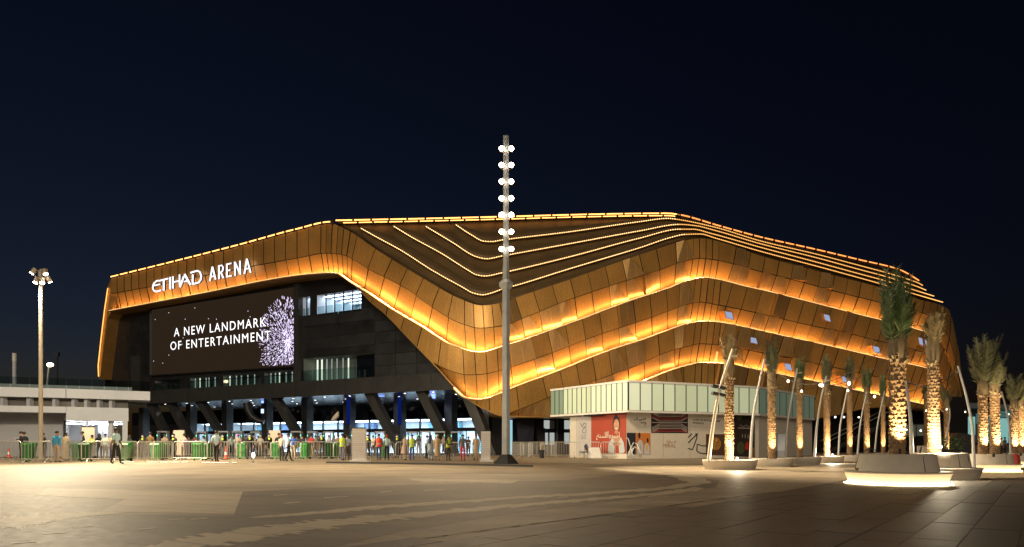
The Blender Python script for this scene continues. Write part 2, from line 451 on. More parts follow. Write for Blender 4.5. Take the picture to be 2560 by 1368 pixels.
for i, (a, m2, pm_) in enumerate(panels):
    if i < 298: SH(m2.build('panel', [pm_, M['bronze_dark'] if pm_ is M['bronze'] else M['bronze_plain'], M['bronze']]))
    else:
        b = len(rest.f); 
        rest.faces(m2.v, m2.f); rest.mi[b:] = m2.mi
        for fi, uv in m2.uv.items(): rest.uv[b+fi] = uv
if rest.f: tag(SH(rest.build('narrow_panels', [M['bronze'], M['bronze_dark']])), kind='stuff')

# ---- light coves: a ledge under each lit band with the LED line on its lip
def cove(curve, xa, xb, name):
    mbl, mbe, mbf = MB(), MB(), MB()
    xs = [xa]
    while xs[-1] < xb: xs.append(min(xb, xs[-1]+7))
    c = clampE(curve); lvl, left = 1, 0
    for a, b in zip(xs, xs[1:]):
        if left <= 0: lvl, left = pr.choice((0, 1, 1, 1, 2)), pr.randint(3, 8)
        left -= 1
        ya, yb = c(a), c(b)
        if ya - T_(a) < 6 or yb - T_(b) < 6: continue
        A = lambda o, dz=0.0: S(a, ya, o, dz); B = lambda o, dz=0.0: S(b, yb, o, dz)
        mbl.face([A(-0.9), B(-0.9), B(0.56), A(0.56)]); mbl.face([A(0.56, -0.1), B(0.56, -0.1), B(0.56), A(0.56)])
        mbl.face([A(-0.9, -0.1), A(0.56, -0.1), B(0.56, -0.1), B(-0.9, -0.1)][::-1])
        z0, z1 = 0.02, 0.10
        mbe.face([A(0.47, z1-.01), B(0.47, z1-.01), B(0.36, z1-.01), A(0.36, z1-.01)], lvl)
        mbe.face([A(0.36, z1-.01), B(0.36, z1-.01), B(0.36, z0), A(0.36, z0)], lvl)
        mbf.face([A(0.5, z0), B(0.5, z0), B(0.5, z1+pr.uniform(-.03, .03)), A(0.5, z1+pr.uniform(-.03, .03))])
        mbl.face([A(0.48, z0), B(0.48, z0), B(0.48, z1), A(0.48, z1)])
    SH(mbl.build('ledge', M['bronze_plain'])); SH(mbe.build('light_line', M['cove_led'])); SH(mbf.build('light_diffuser', M['cove_face']))
cove(L1, 281, 2388, 'upper')
cove(L2, 1140, 2370, 'middle')
cove(L3, 1500, 2352, 'lower')

# ---- rim and soffit along the lower edge
mb = MB()
for a, b in zip(xs, xs[1:]):
    mb.face([S(a, E_(a), 0.14), S(a, E_(a), -3.2), S(b, E_(b), -3.2), S(b, E_(b), 0.14)])
    mb.face([S(a, E_(a), 0.14), S(b, E_(b), 0.14), S(b, E_(b), 0.14, 0.14), S(a, E_(a), 0.14, 0.14)])
SH(mb.build('rim_soffit', M['bronze_plain']))

# ---- left leg of the frame
mb = MB()
fl = lambda x, y, k=0.0: P(x, y, DFL(x, k))
a_l = [(276,700),(267,722),(259,775),(250,850),(243,915),(244,942)]
a_r = [(284,779),(277,784),(269,797),(262,850),(252,930),(250,948)]
for (p, q), (r, s2) in zip(zip(a_l, a_l[1:]), zip(a_r, a_r[1:])):
    mb.face([fl(*p), fl(*q), fl(*s2), fl(*r)][::-1])
    mb.face([fl(*r), fl(*s2), fl(*s2)+N_FL*1.6, fl(*r)+N_FL*1.6])
    mb.face([fl(*q), fl(*p), fl(*p)+N_FL*9-U_FL*0.0, fl(*q)+N_FL*9][::-1])
mb.face([fl(276,700), fl(284,779), fl(290,779), fl(290,697)])
SH(mb.build('corner_leg', M['bronze_plain']))
mb = MB()
for p, q in zip(a_l[1:], a_l[2:]):
    A, B = fl(*p)-N_FL*0.14-U_FL*0.35, fl(*q)-N_FL*0.14-U_FL*0.35
    mb.face([A, B, B-U_FL*0.22, A-U_FL*0.22])
SH(mb.build('light_line', M['leg_glow']))

# ---- small lit windows set in the bands
win_mat = emit('window_light', (0.55, 0.62, 0.9), 0.62)
for (cx, cy, w, h, skew) in [(1813,791,13,13,5),(1873,853,13,11,5),(1960,919,12,12,5),(2057,797,11,12,5),(2102,950,11,11,3),(2180,876,12,12,5),(2290,855,7,13,3),(2303,858,6,10,3)]:
    pts = [(cx-w, cy-h*0.9), (cx+w-skew, cy-h+5), (cx+w, cy+h), (cx-w+skew, cy+h-5)]
    def ins(p, f): return (cx+(p[0]-cx)*f, cy+(p[1]-cy)*f)
    fr = MB(); o = [S(*p, 0.62) for p in pts]; i_ = [S(*ins(p, 0.86), 0.62) for p in pts]
    for k in range(4):
        j = (k+1) % 4
        fr.face([o[k], i_[k], i_[j], o[j]]); fr.face([o[k], o[j], S(*pts[j], -0.5), S(*pts[k], -0.5)])
    win = SH(fr.build('window', M['bronze_plain']))
    pn = MB(); pn.face([S(*ins(p, 0.88), 0.58) for p in reversed(pts)])
    q = pn.build('pane', win_mat, win); q.matrix_parent_inverse = Matrix.Identity(4)

# ---- stepped roof: the triangular terraced corner and the stepped edge on the right
Pk = P(845, 557, D(845)); Vk = P(1195, 763, D(1195)); Qk = P(1690, 540, DR(1690)+6)
NT = (Qk-Pk).cross(Vk-Pk)
def plane_d(x, y):
    r = Vector(((x-CX)/F, 1, (HY-y)/F)); return NT.dot(Pk-Vector((0, 0, H)))/NT.dot(r)
lines = [None,
 Curve([(850,546),(900,571),(932,589),(1005,629),(1080,677),(1155,719),(1185,735),(1207,739),(1230,734),(1255,725),(1305,711),(1420,675),(1500,651),(1600,621),(1675,596),(1712,588),(1750,587),(1787,597),(1900,630),(2040,667),(2150,697),(2217,716),(2300,741),(2362,759)]),
 Curve([(900,520),(982,566),(1030,595),(1105,636),(1170,677),(1192,689),(1212,692),(1255,684),(1420,645),(1600,597),(1700,575),(1732,575),(1775,585),(1900,620),(2040,657),(2150,687),(2217,705),(2292,729),(2340,744)]),
 Curve([(1000,528),(1062,566),(1130,607),(1192,644),(1217,649),(1255,642),(1420,612),(1600,579),(1700,563),(1737,566),(1787,578),(1900,611),(2040,646),(2150,676),(2217,694),(2292,718),(2320,730)]),
 Curve([(1060,515),(1137,562),(1180,590),(1210,605),(1230,606),(1255,602),(1420,582),(1600,556),(1670,548),(1690,550),(1787,570),(1900,604),(2040,637),(2150,666),(2217,684),(2292,708),(2310,718)]),
 Curve([(845,557),(1040,553),(1280,547),(1420,543),(1560,540),(1670,539),(1700,543),(1800,571),(1900,598),(2040,629),(2150,655),(2245,678),(2290,702),(2305,713)])]
starts = [850, 900, 982, 1062, 1137, 846]
ends = [2345, 2358, 2335, 2316, 2306, 2302]
def lineP(k, x):
    if k == 0: return S(x, T_(x), -0.1)
    y = lines[k](x)
    w = smooth(1540, 1760, x)
    d = (1-w)*plane_d(x, y) + w*(D(x)+1.5*(k-1))
    return P(x, y, d)
IN = Vector((0.05, 1, 0)).normalized()
roof = part(MB().build('stepped_roof', M['roof']))
RF = lambda o: part(o, roof)
for k in range(1, 6):
    mb = MB()
    x = starts[k-1] if k > 0 else 850
    if k == 1: x = 850
    xe = min(ends[k], ends[k-1]) - 1
    cols = []
    while True:
        kk = k if x >= starts[k] else 5
        if k == 5: kk = 5
        a, b = lineP(kk, x), lineP(k-1, x)
        if a.z < b.z: a = b + Vector((0, 0, 0.02))
        cols.append([a, a+IN*0.4-Vector((0, 0, 0.02)), lerp(a, b, 0.5)+IN*0.5, lerp(a, b, 0.56)+IN*0.12, lerp(a, b, 0.75)+IN*0.2, b+IN*0.6])
        if x >= xe: break
        x = min(xe, x+7)
    for c1, c2 in zip(cols, cols[1:]):
        for i in range(5):
            mb.face([c1[i], c1[i+1], c2[i+1], c2[i]], 0, i in (2, 3))
    RF(mb.build('terrace', M['terrace']))
# bead lights along the four terraces
for k in range(1, 5):
    x = starts[k]+1.0; pts = []
    while x < ends[k]: pts.append(lineP(k, x)-IN*0.06); x += 3.0
    mb = MB()
    for a, b in zip(pts, pts[1:]):
        up = Vector((0, 0, 0.09))
        mb.face([a, b, b+up, a+up])
    RF(mb.build('light_line', M['terrace_led']))
    beads = MB(); beads2 = MB(); acc = 0.0; sp = 0.25
    for a, b in zip(pts, pts[1:]):
        L = (b-a).length; t = sp-acc
        while t < L:
            c = lerp(a, b, t/L) - IN*0.12 + Vector((0, 0, 0.03)); r = 0.062
            vs = [c+Vector(v)*r for v in ((1,0,0),(-1,0,0),(0,1,0),(0,-1,0),(0,0,1),(0,0,-1))]
            (beads if c.x < 17.5 else beads2).faces(vs, [(0,2,4),(2,1,4),(1,3,4),(3,0,4),(2,0,5),(1,2,5),(3,1,5),(0,3,5)])
            t += sp
        acc = L-(t-sp)
    for q_, mm_ in ((beads, M['warm_bulb']), (beads2, M['far_bulb'])): tag(RF(q_.build('bead_lights', mm_)), kind='stuff')
# ridge lights in lengths with dark brackets between
def edge_run(ptsfn, xa, xb, seg, gap, m, dz=0.0, r=0.07, name='edge_light'):
    x = xa
    while x < xb:
        x2 = min(xb, x+seg)
        pth = [ptsfn(lerp(x, x2-gap, i/3))+Vector((0, 0, dz)) for i in range(4)]
        q = MB(); q.tube(pth, r, 5, 0, True); RF(q.build(name, m))
        bk = MB(); c = ptsfn(x2-gap/2)+Vector((0, 0, dz)); bk.box(c, (0.18, 0.3, 0.3)); RF(bk.build('bracket', M['bronze_dark']))
        x = x2
edge_run(lambda x: lineP(5, x)-IN*0.1, 840, 1700, 45, 2.0, M['edge_led'], 0.20, 0.065)
edge_run(lambda x: lineP(5, x)-IN*0.25, 860, 1690, 38, 3.0, M['edge_led'], -0.10, 0.05)
edge_run(lambda x: lineP(5, x)-IN*0.1, 1702, 2300, 26, 4.0, M['edge_red'], 0.22, 0.07)
edge_run(lambda x: S(x, T_(x), 0.25), 282, 838, 23, 2.0, M['edge_led'], 0.14, 0.065)
# roof cap
mb = MB()
cap = [S(x, T_(x), 0.1, 0.02) for x in range(280, 846, 15)] + [lineP(5, x)+Vector((0, 0, 0.02)) for x in range(846, 2302, 12)]
for a, b in zip(cap, cap[1:]):
    mb.face([a, b, b+Vector((0, 28, 0.0)), a+Vector((0, 28, 0.0))])
roof.data = mb.mesh('stepped_roof', M['roof'])
mb = MB()     # dark parapet under the ridge lights
for x in range(846, 2300, 10):
    a, b = lineP(5, x), lineP(5, min(2301, x+10))
    mb.face([a-Vector((0,0,0.12)), b-Vector((0,0,0.12)), b+Vector((0,0,0.35)), a+Vector((0,0,0.35))])
RF(mb.build('parapet', M['bronze_dark']))

# ---- rooftop lettering on the fascia
def strokes(paths, ox, oy, sc, off, depth, k0=0.0, mode='fl'):
    m = MB()
    for pts, w in paths:
        pts = [(ox+p[0]/sc, oy+p[1]/sc) for p in pts]; hw = w/sc/2*0.84
        L, Rr = [], []
        for i in range(len(pts)):
            a, b = pts[max(0, i-1)], pts[min(len(pts)-1, i+1)]
            tx, ty = b[0]-a[0], b[1]-a[1]; l = math.hypot(tx, ty); nx, ny = -ty/l, tx/l
            L.append((pts[i][0]+nx*hw, pts[i][1]+ny*hw)); Rr.append((pts[i][0]-nx*hw, pts[i][1]-ny*hw))
        for i in range(len(pts)-1):
            q = [P(*c, DFL(c[0], -off)) for c in (L[i], L[i+1], Rr[i+1], Rr[i])]
            m.prism(q, N_FL*depth, 0, 1)
    return m
sign = part(empty('arena_sign', V0)); sign.location = (0, 0, 0)
sign.matrix_parent_inverse = Matrix.Translation(-V0); sign['label'] = 'glowing white lettering across the copper fascia'
sign_face = emit('sign_face', (0.97, 0.93, 1.0), 1.5)
LET = [
 [([(255,582),(195,598),(143,648),(114,718),(120,790),(152,833),(205,846),(310,812)],46),([(128,706),(290,672)],38)],
 [([(262,592),(482,535)],46),([(372,575),(372,822)],52)],
 [([(525,500),(527,790)],48)],
 [([(590,486),(592,772)],50),([(612,620),(768,582)],38),([(747,440),(747,640)],46),([(765,600),(733,682)],30)],
 [([(850,482),(755,742)],54),([(864,430),(1006,686)],60),([(845,612),(935,590)],36)],
 [([(1003,402),(1100,370),(1175,352),(1232,385),(1262,470),(1250,560),(1205,625),(1130,652),(1038,668)],48),([(1060,440),(1058,655)],50)],
 [([(1527,255),(1467,592)],46),([(1527,255),(1602,562)],48),([(1500,494),(1572,476)],36)],
 [([(1680,225),(1686,548)],46),([(1680,240),(1750,222),(1781,272),(1774,342),(1738,382),(1690,396)],40),([(1728,395),(1790,528)],46)],
 [([(1868,185),(1870,508)],46),([(1860,202),(1978,174)],40),([(1870,352),(1952,332)],38),([(1870,493),(1986,468)],40)],
 [([(2056,138),(2064,472)],46),([(2060,150),(2192,440)],50),([(2178,114),(2188,445)],44)],
 [([(2342,66),(2285,428)],46),([(2342,66),(2432,398)],48),([(2318,312),(2396,290)],36)]]
for lt in LET:
    o = strokes(lt, 370, 640, 9.481, 0.75, 0.18).build('letter', [sign_face, M['black']], sign)

# ---- entrance front: black wall set back under the fascia
KW = 1.5
front = part(MB().build('entrance_front', M['black_panel']))
FR = lambda o: part(o, front)
def rect(m, s0, s1, z0, z1, k, mi=0):
    m.face([W(s1, z0, k), W(s0, z0, k), W(s0, z1, k), W(s1, z1, k)], mi)
def slab(m, s0, s1, z0, z1, k0, k1, mi=0):
    m.hexa([W(s1, z0, k0), W(s0, z0, k0), W(s0, z0, k1), W(s1, z0, k1), W(s1, z1, k0), W(s0, z1, k0), W(s0, z1, k1), W(s1, z1, k1)], mi)
def holes_wall(m, s0, s1, z0, z1, k, holes):
    ss = sorted({s0, s1, *[h for q in holes for h in q[:2]]}); zs = sorted({z0, z1, *[h for q in holes for h in q[2:]]})
    for a, b in zip(ss, ss[1:]):
        for c, d in zip(zs, zs[1:]):
            ms, mz = (a+b)/2, (c+d)/2
            if any(q[0] < ms < q[1] and q[2] < mz < q[3] for q in holes): continue
            rect(m, a, b, c, d, k)
X2S = lambda x, k=KW: sz(x, 900, k)[0]
Y2Z = lambda x, y, k=KW: sz(x, y, k)[1]
SL, SR = X2S(262), X2S(938)
up_z0, up_z1 = Y2Z(845, 784), Y2Z(845, 731)
lo_z0, lo_z1 = 7.62, Y2Z(840, 890)
us_z0, us_z1 = 7.62, Y2Z(700, 929)
h_up1 = (X2S(776), X2S(757), up_z0, up_z1); h_up2 = (X2S(904), X2S(793), up_z0, up_z1)
h_lo = (X2S(936), X2S(759), lo_z0, lo_z1)
h_us = [(X2S(450), X2S(388), us_z0, us_z1), (X2S(546), X2S(476), us_z0, us_z1), (X2S(651), X2S(558), us_z0, us_z1), (X2S(741), X2S(661), us_z0, us_z1)]
mb = MB(); holes_wall(mb, SR, SL, 6.2, 18.6, KW, [h_up1, h_up2, h_lo] + h_us)
front.data = mb.mesh('entrance_front', M['black_panel'])
# panelled black wall running under the shell
zz = [7.6 + i*1.12 for i in range(11)]
ss = [SR - i*2.55 for i in range(int((SR-1.4)/2.55)+1)]
for a, b in zip(ss, ss[1:]):
    for c, d in zip(zz, zz[1:]):
        y_top = HY - (c-H)*F/DFL(1000)
        m2 = MB(); slab(m2, b+0.02, a-0.02, c+0.02, d-0.02, KW-0.03, KW+0.1)
        cx_ = (W((a+b)/2, c, KW)); px_ = CX + cx_.x*F/cx_.y; py_ = HY-(c-H)*F/cx_.y
        if py_ < E_(px_)-40: continue
        FR(m2.build('wall_panel', M['black_panel']))
mb = MB()
for a, b in zip(ss, ss[1:]):
    c_ = W((a+b)/2, 0, KW); px_ = CX+c_.x*F/c_.y; rect(mb, b, a, 6.2, H+(HY-E_(px_)+45)*c_.y/F, KW+0.11)
FR(mb.build('wall_backing', M['black']))
# horizontal and vertical joints on the dark wall
for z in (10.9, 12.1, 13.4):
    for (xa, xb) in ((757, 845), (847, 936)):
        mb = MB(); slab(mb, X2S(xb), X2S(xa), z, z+1.16, KW-0.05, KW-0.004); FR(mb.build('wall_panel', M['black_panel']))
# vertical frame bar right of the screen
mb = MB(); slab(mb, X2S(756), X2S(745), 7.6, 17.9, KW-0.6, KW); FR(mb.build('frame_bar', M['charcoal']))
# big dark return at the left with a lighter leaf
mb = MB(); slab(mb, X2S(352), X2S(329), 7.6, 12.2, KW-0.12, KW-0.02); FR(mb.build('wall_leaf', M['charcoal']))

# rooms behind the openings
def room(h, depth, name, mats, k=KW):
    s0, s1, z0, z1 = h; m = MB()
    m.face([W(s0, z0, k+depth), W(s1, z0, k+depth), W(s1, z1, k+depth), W(s0, z1, k+depth)], 0)
    m.face([W(s0, z0, k), W(s0, z0, k+depth), W(s0, z1, k+depth), W(s0, z1, k)], 0)
    m.face([W(s1, z0, k), W(s1, z0, k+depth), W(s1, z1, k+depth), W(s1, z1, k)], 0)
    m.face([W(s0, z0, k), W(s1, z0, k), W(s1, z0, k+depth), W(s0, z0, k+depth)], 1)
    m.face([W(s0, z1, k), W(s1, z1, k), W(s1, z1, k+depth), W(s0, z1, k+depth)], 0)
    return FR(m.build(name, mats))
M['lounge_led'] = emit('lounge_led', (0.62, 0.80, 1.0), 9.0)
M['tube_led'] = emit('tube_led', (0.93, 1.0, 0.80), 1.1)
M['tube_dim'] = emit('tube_led_dim', (0.75, 0.88, 0.78), 0.42)
M['grey_room'] = mat('grey_room_paint', (0.20, 0.24, 0.23), 0.7)
for h, nb in ((h_up1, 2), (h_up2, 5)):
    room(h, 6.0, 'lounge', [M['white_room'], M['charcoal']])
    w = (h[1]-h[0])/nb
    for i in range(nb):
        m2 = MB(); a, b = h[0]+w*i+0.12, h[0]+w*(i+1)-0.12
        for q in range(4):
            kk = KW+0.8+q*1.3
            m2.face([W(a, h[3]-0.06, kk), W(b, h[3]-0.06, kk), W(b, h[3]-0.06, kk+0.35), W(a, h[3]-0.06, kk+0.35)])
        FR(m2.build('ceiling_light', M['lounge_led']))
        m2 = MB(); slab(m2, a-0.16, a-0.08, h[2], h[3], KW-0.02, KW+0.1); FR(m2.build('mullion', M['black']))
        m2 = MB(); rect(m2, a, b, h[2], h[2]+0.95, KW-0.06); FR(m2.build('pane', M['green_glass']))
        m2 = MB(); m2.beam(W(a+0.2, h[2]+0.25, KW+1.5), W(b-0.3, h[2]+0.12, KW+1.5), 0.06, 0.06)
        FR(m2.build('floor_light', M['led_white']))
room(h_lo, 3.0, 'balcony_recess', [M['grey_room'], M['charcoal']])
for x, w, mm in ((773,4,'tube_led'),(784,2,'tube_dim'),(795,4,'tube_led'),(806,4,'tube_led'),(818,3,'tube_dim'),(830,2,'tube_dim'),(843,2,'tube_dim'),(858,2,'tube_dim'),(872,3,'tube_led')):
    m2 = MB(); s = X2S(x, KW+1.6); slab(m2, s, s+w*0.045, lo_z0+0.02, Y2Z(x, 889), KW+1.6, KW+1.66); FR(m2.build('light_strip', M[mm]))
m2 = MB(); slab(m2, X2S(936), X2S(877), lo_z0, lo_z1, KW+0.9, KW+1.0); FR(m2.build('dark_screen', M['dark_glass']))
nb = 6; w = (h_lo[1]-h_lo[0])/nb
for i in range(nb):
    m2 = MB(); rect(m2, h_lo[0]+w*i+0.03, h_lo[0]+w*(i+1)-0.03, 7.62, 8.75, KW-0.35); FR(m2.build('balustrade_pane', M['green_glass']))
for hi, h in enumerate(h_us):
    room(h, 3.0, 'glazed_bay', [M['grey_room'], M['charcoal']])
    nt = 4 if hi == 0 else 6
    for i in range(nt):
        s = lerp(h[0], h[1], (i+0.5+pr.uniform(-0.25, 0.25))/nt)
        m2 = MB(); slab(m2, s, s+(0.07 if hi == 0 else 0.13), h[2], h[3]-0.05, KW+0.5, KW+0.55)
        FR(m2.build('light_strip', M['black'] if hi == 0 else (M['tube_led'] if pr.random() < 0.4 else M['tube_dim'])))
    m2 = MB(); slab(m2, h[0], h[1], h[3]-0.42, h[3]-0.34, KW+0.05, KW+0.12); FR(m2.build('transom', M['black']))
    for i in range(3):
        a, b = lerp(h[0], h[1], i/3)+0.02, lerp(h[0], h[1], (i+1)/3)-0.02
        m2 = MB(); rect(m2, a, b, 7.62, h[3]-0.36, KW-0.1); FR(m2.build('balustrade_pane', M['green_glass']))

# ---- screen
KS = 1.1
scr = MB()
scr.face([P(x, y, DFL(x, KS)) for (x, y) in ((380,938),(740,915),(740,717),(380,775))])
M['screen'] = emit('screen_dark', (1.0, 0.62, 0.36), 0.026)
M['screen_text'] = emit('screen_text', (1.0, 0.98, 0.97), 1.6)
M['spark'] = emit('screen_spark', (0.80, 0.70, 1.0), 1.7, False)
screen = FR(scr.build('screen', M['screen']))
m2 = MB()
for (a, b) in (((378,939),(742,916)), ((742,916),(742,715)), ((742,715),(378,774)), ((378,774),(378,939))):
    m2.beam(P(*a, DFL(a[0], KS+0.15)), P(*b, DFL(b[0], KS+0.15)), 0.3, 0.16, up=(0, 0, 1))
FR(m2.build('screen_frame', M['black']))
def flat_text(txt, spacing=1.0, bold=0.0):
    cu = bpy.data.curves.new('txt', 'FONT'); cu.body = txt; cu.size = 1; cu.space_character = spacing; cu.offset = bold; cu.resolution_u = 3
    o = bpy.data.objects.new('txt', cu); COL.objects.link(o)
    dg = bpy.context.evaluated_depsgraph_get(); me = bpy.data.meshes.new_from_object(o.evaluated_get(dg))
    bpy.data.objects.remove(o); bpy.data.curves.remove(cu)
    vs = [v.co.copy() for v in me.vertices]; fs = [tuple(p.vertices) for p in me.polygons]
    bpy.data.meshes.remove(me)
    x0, x1 = min(v.x for v in vs), max(v.x for v in vs); y0, y1 = min(v.y for v in vs), max(v.y for v in vs)
    return [((v.x-x0)/(x1-x0), (v.y-y0)/(y1-y0)) for v in vs], fs
def screen_line(txt, pa, pb, hpx):
    uv, fs = flat_text(txt, 1.22, 0.0)
    k = KS-0.03; sa, za = sz(*pa, k); sb, zb = sz(*pb, k); hz = hpx*DFL(pa[0], k)/F
    par = list(range(len(uv)))
    def root(i):
        while par[i] != i: par[i] = par[par[i]]; i = par[i]
        return i
    for f in fs:
        for i in f[1:]: par[root(i)] = root(f[0])
    pcs = {}
    for f in fs: pcs.setdefault(root(f[0]), []).append(f)
    for fl_ in pcs.values():
        m = MB()
        for f in fl_: m.face([W(lerp(sa, sb, uv[i][0]), lerp(za, zb, uv[i][0])+uv[i][1]*hz, k) for i in f])
        FR(m.build('screen_letter', M['screen_text']))
screen_line('A NEW LANDMARK', (435, 842), (665, 816), 21)
screen_line('OF ENTERTAINMENT', (426, 876), (676, 850), 21)
m2 = MB(); fc = (721, 856); fr_ = random.Random(3)
def scr_pt(x, y): return P(x, y, DFL(x, KS-0.02))
n = 0
while n < 1500:
    a = fr_.uniform(0, 2*math.pi); r = fr_.random()**0.75*fr_.choice((1, 1, .92, 1.04)); ln = fr_.uniform(0.012, 0.07)
    x0, y0 = fc[0]+math.cos(a)*r*72, fc[1]+math.sin(a)*r*112
    x1, y1 = fc[0]+math.cos(a)*(r+ln)*72, fc[1]+math.sin(a)*(r+ln)*112
    if max(x0, x1) > 738 or max(y0, y1) > 914-(fc[0]-x0)*-0.06-1: n += 0.2; continue
    l = math.hypot(x1-x0, y1-y0); w = fr_.uniform(0.22, 0.55); nx, ny = -(y1-y0)/l*w, (x1-x0)/l*w
    m2.face([scr_pt(x0+nx, y0+ny), scr_pt(x1+nx, y1+ny), scr_pt(x1-nx, y1-ny), scr_pt(x0-nx, y0-ny)]); n += 1
for (x, y) in ((422,782),(388,799),(541,798),(463,798),(487,770),(422,888),(384,903),(407,908),(458,845),(455,861),(620,778),(625,792),(521,797)):
    q = scr_pt(x, y); m2.disc(q, -N_FL, 0.055, 6)
FR(m2.build('firework_image', M['spark']))

# ---- canopy
CS0, CS1 = sz(1142, 990, 0)[0], sz(318, 990, 0)[0]
cw = (CS1-CS0)/14
canopy = part(MB().build('canopy', M['charcoal'])); CN = lambda o: part(o, canopy)
for i in range(14):
    m2 = MB(); slab(m2, CS0+cw*i+0.015, CS0+cw*(i+1)-0.015, 6.0, 7.6, 0.95, 1.15); CN(m2.build('canopy_panel', M['charcoal']))
m2 = MB(); slab(m2, CS0, CS1, 6.02, 7.58, 1.15, KW+4.0); canopy.data = m2.mesh('canopy', M['charcoal'])
m2 = MB()
m2.face([W(CS0, 6.0, 1.15), W(CS1, 6.0, 1.15), W(CS1, 6.0, 17), W(CS0, 6.0, 17)]); CN(m2.build('soffit', M['soffit']))
M['down'] = emit('downlight_face', (1.0, 0.92, 0.85), 9.0)
dl = []
for i in range(12):
    for k in (2.6, 6.0, 9.8):
        m2 = MB(); c = W(lerp(CS0+2, CS1-2, (i+0.5)/12)+pr.uniform(-0.6, 0.6), 5.985, k)
        m2.disc(c, (0, 0, -1), 0.11, 8); CN(m2.build('downlight', M['down']))
def col_slant(xt, xb, w, k, name='raking_column'):
    d = DFL(xt, k); s0 = sz(xt, 1000, k)[0]; d2 = DFL(xb, k); s1 = sz(xb, 1000, k)[0]
    m2 = MB()
    b = [W(s1+w/2, 0, k), W(s1-w/2, 0, k), W(s1-w/2, 0, k+0.8), W(s1+w/2, 0, k+0.8)]
    t = [W(s0+w/2, 6.0, k), W(s0-w/2, 6.0, k), W(s0-w/2, 6.0, k+0.8), W(s0+w/2, 6.0, k+0.8)]
    m2.hexa(b+t); CN(m2.build(name, M['charcoal']))
for xt, xb in ((372, 430), (421, 486), (496, 575), (684, 768), (921, 1000), (1050, 1128), (1160, 1228)):
    col_slant(xt, xb, 1.05, 1.6)
for x in (560, 660, 760, 866, 992, 1120, 1212, 470, 352):
    s = sz(x, 1000, 6)[0]; m2 = MB(); slab(m2, s-0.45, s+0.45, 0, 6.0, 6, 7.0); CN(m2.build('column', M['charcoal']))

# ---- ground floor glazing and the lit foyer
KG = 15.0
g0, g1 = sz(1290, 1000, KG)[0], sz(455, 1000, KG)[0]
gx = sz(330, 1000, KG)[0]
foyer = part(MB().build('foyer', M['white_room'])); FY = lambda o: part(o, foyer)
m2 = MB(); slab(m2, g0, gx, 4.0, 6.0, KG, KG+0.2); FY(m2.build('upper_wall', M['dark_glass']))
m2 = MB(); slab(m2, g1, gx, 0.0, 4.0, KG, KG+0.2); FY(m2.build('side_wall', M['black']))
m2 = MB(); rect(m2, g0-2, g1, 0, 4.0, KG+5.5)
m2.face([W(g0-2, 4.0, KG), W(g1, 4.0, KG), W(g1, 4.0, KG+5.5), W(g0-2, 4.0, KG+5.5)])
m2.face([W(g1, 0, KG), W(g1, 0, KG+5.5), W(g1, 4, KG+5.5), W(g1, 4, KG)])
foyer.data = m2.mesh('foyer', M['white_room'])
bays = 22; w = (g1-g0)/bays
blu = [mat('foyer_blue_panel', (0.08, 0.14, 0.28), 0.5), mat('foyer_teal_panel', (0.10, 0.25, 0.32), 0.5), mat('foyer_grey_panel', (0.25, 0.24, 0.27), 0.5)]
for i in range(bays):
    a, b = g0+w*i, g0+w*(i+1); dim = i > 17
    m2 = MB(); slab(m2, b-0.09, b+0.09, 0, 4.0, KG-0.06, KG+0.16); FY(m2.build('mullion', M['black']))
    m2 = MB(); rect(m2, a+0.1, b-0.1, 2.95, 3.96, KG+0.05); FY(m2.build('pane', M['glass']))
    for q in range(2):
        c, d = lerp(a+0.1, b-0.1, q/2)+0.03, lerp(a+0.1, b-0.1, (q+1)/2)-0.03
        m2 = MB(); rect(m2, c, d, 0.05, 2.5, KG+0.05); dr = FY(m2.build('door', M['glass']))
    m2 = MB(); slab(m2, lerp(a, b, 0.5)-0.03, lerp(a, b, 0.5)+0.03, 0, 2.5, KG, KG+0.1); FY(m2.build('door_post', M['charcoal']))
    if not dim or i == 20:
        m2 = MB(); m2.face([W(a+0.3, 3.93, KG+1.2), W(b-0.3, 3.93, KG+1.2), W(b-0.3, 3.93, KG+3.2), W(a+0.3, 3.93, KG+3.2)])
        FY(m2.build('ceiling_light', M['cool_panel']))
    if pr.random() < 0.75:
        m2 = MB(); s = lerp(a, b, pr.uniform(0, 0.6)); slab(m2, s, s+w*pr.uniform(0.25, 0.8), pr.choice((0, 2.7)), 3.9 if pr.random() < 0.6 else 2.6, KG+4.6, KG+5.3)
        FY(m2.build('foyer_panel', pr.choice(blu)))
m2 = MB(); slab(m2, g0, g1, 2.5, 2.92, KG-0.25, KG+0.15); FY(m2.build('door_head', M['black']))
m2 = MB(); m2.face([W(g0-2, 0.012, KG-1.2), W(gx, 0.012, KG-1.2), W(gx, 0.012, KG+5.5), W(g0-2, 0.012, KG+5.5)]); FY(m2.build('foyer_floor', M['white_room']))

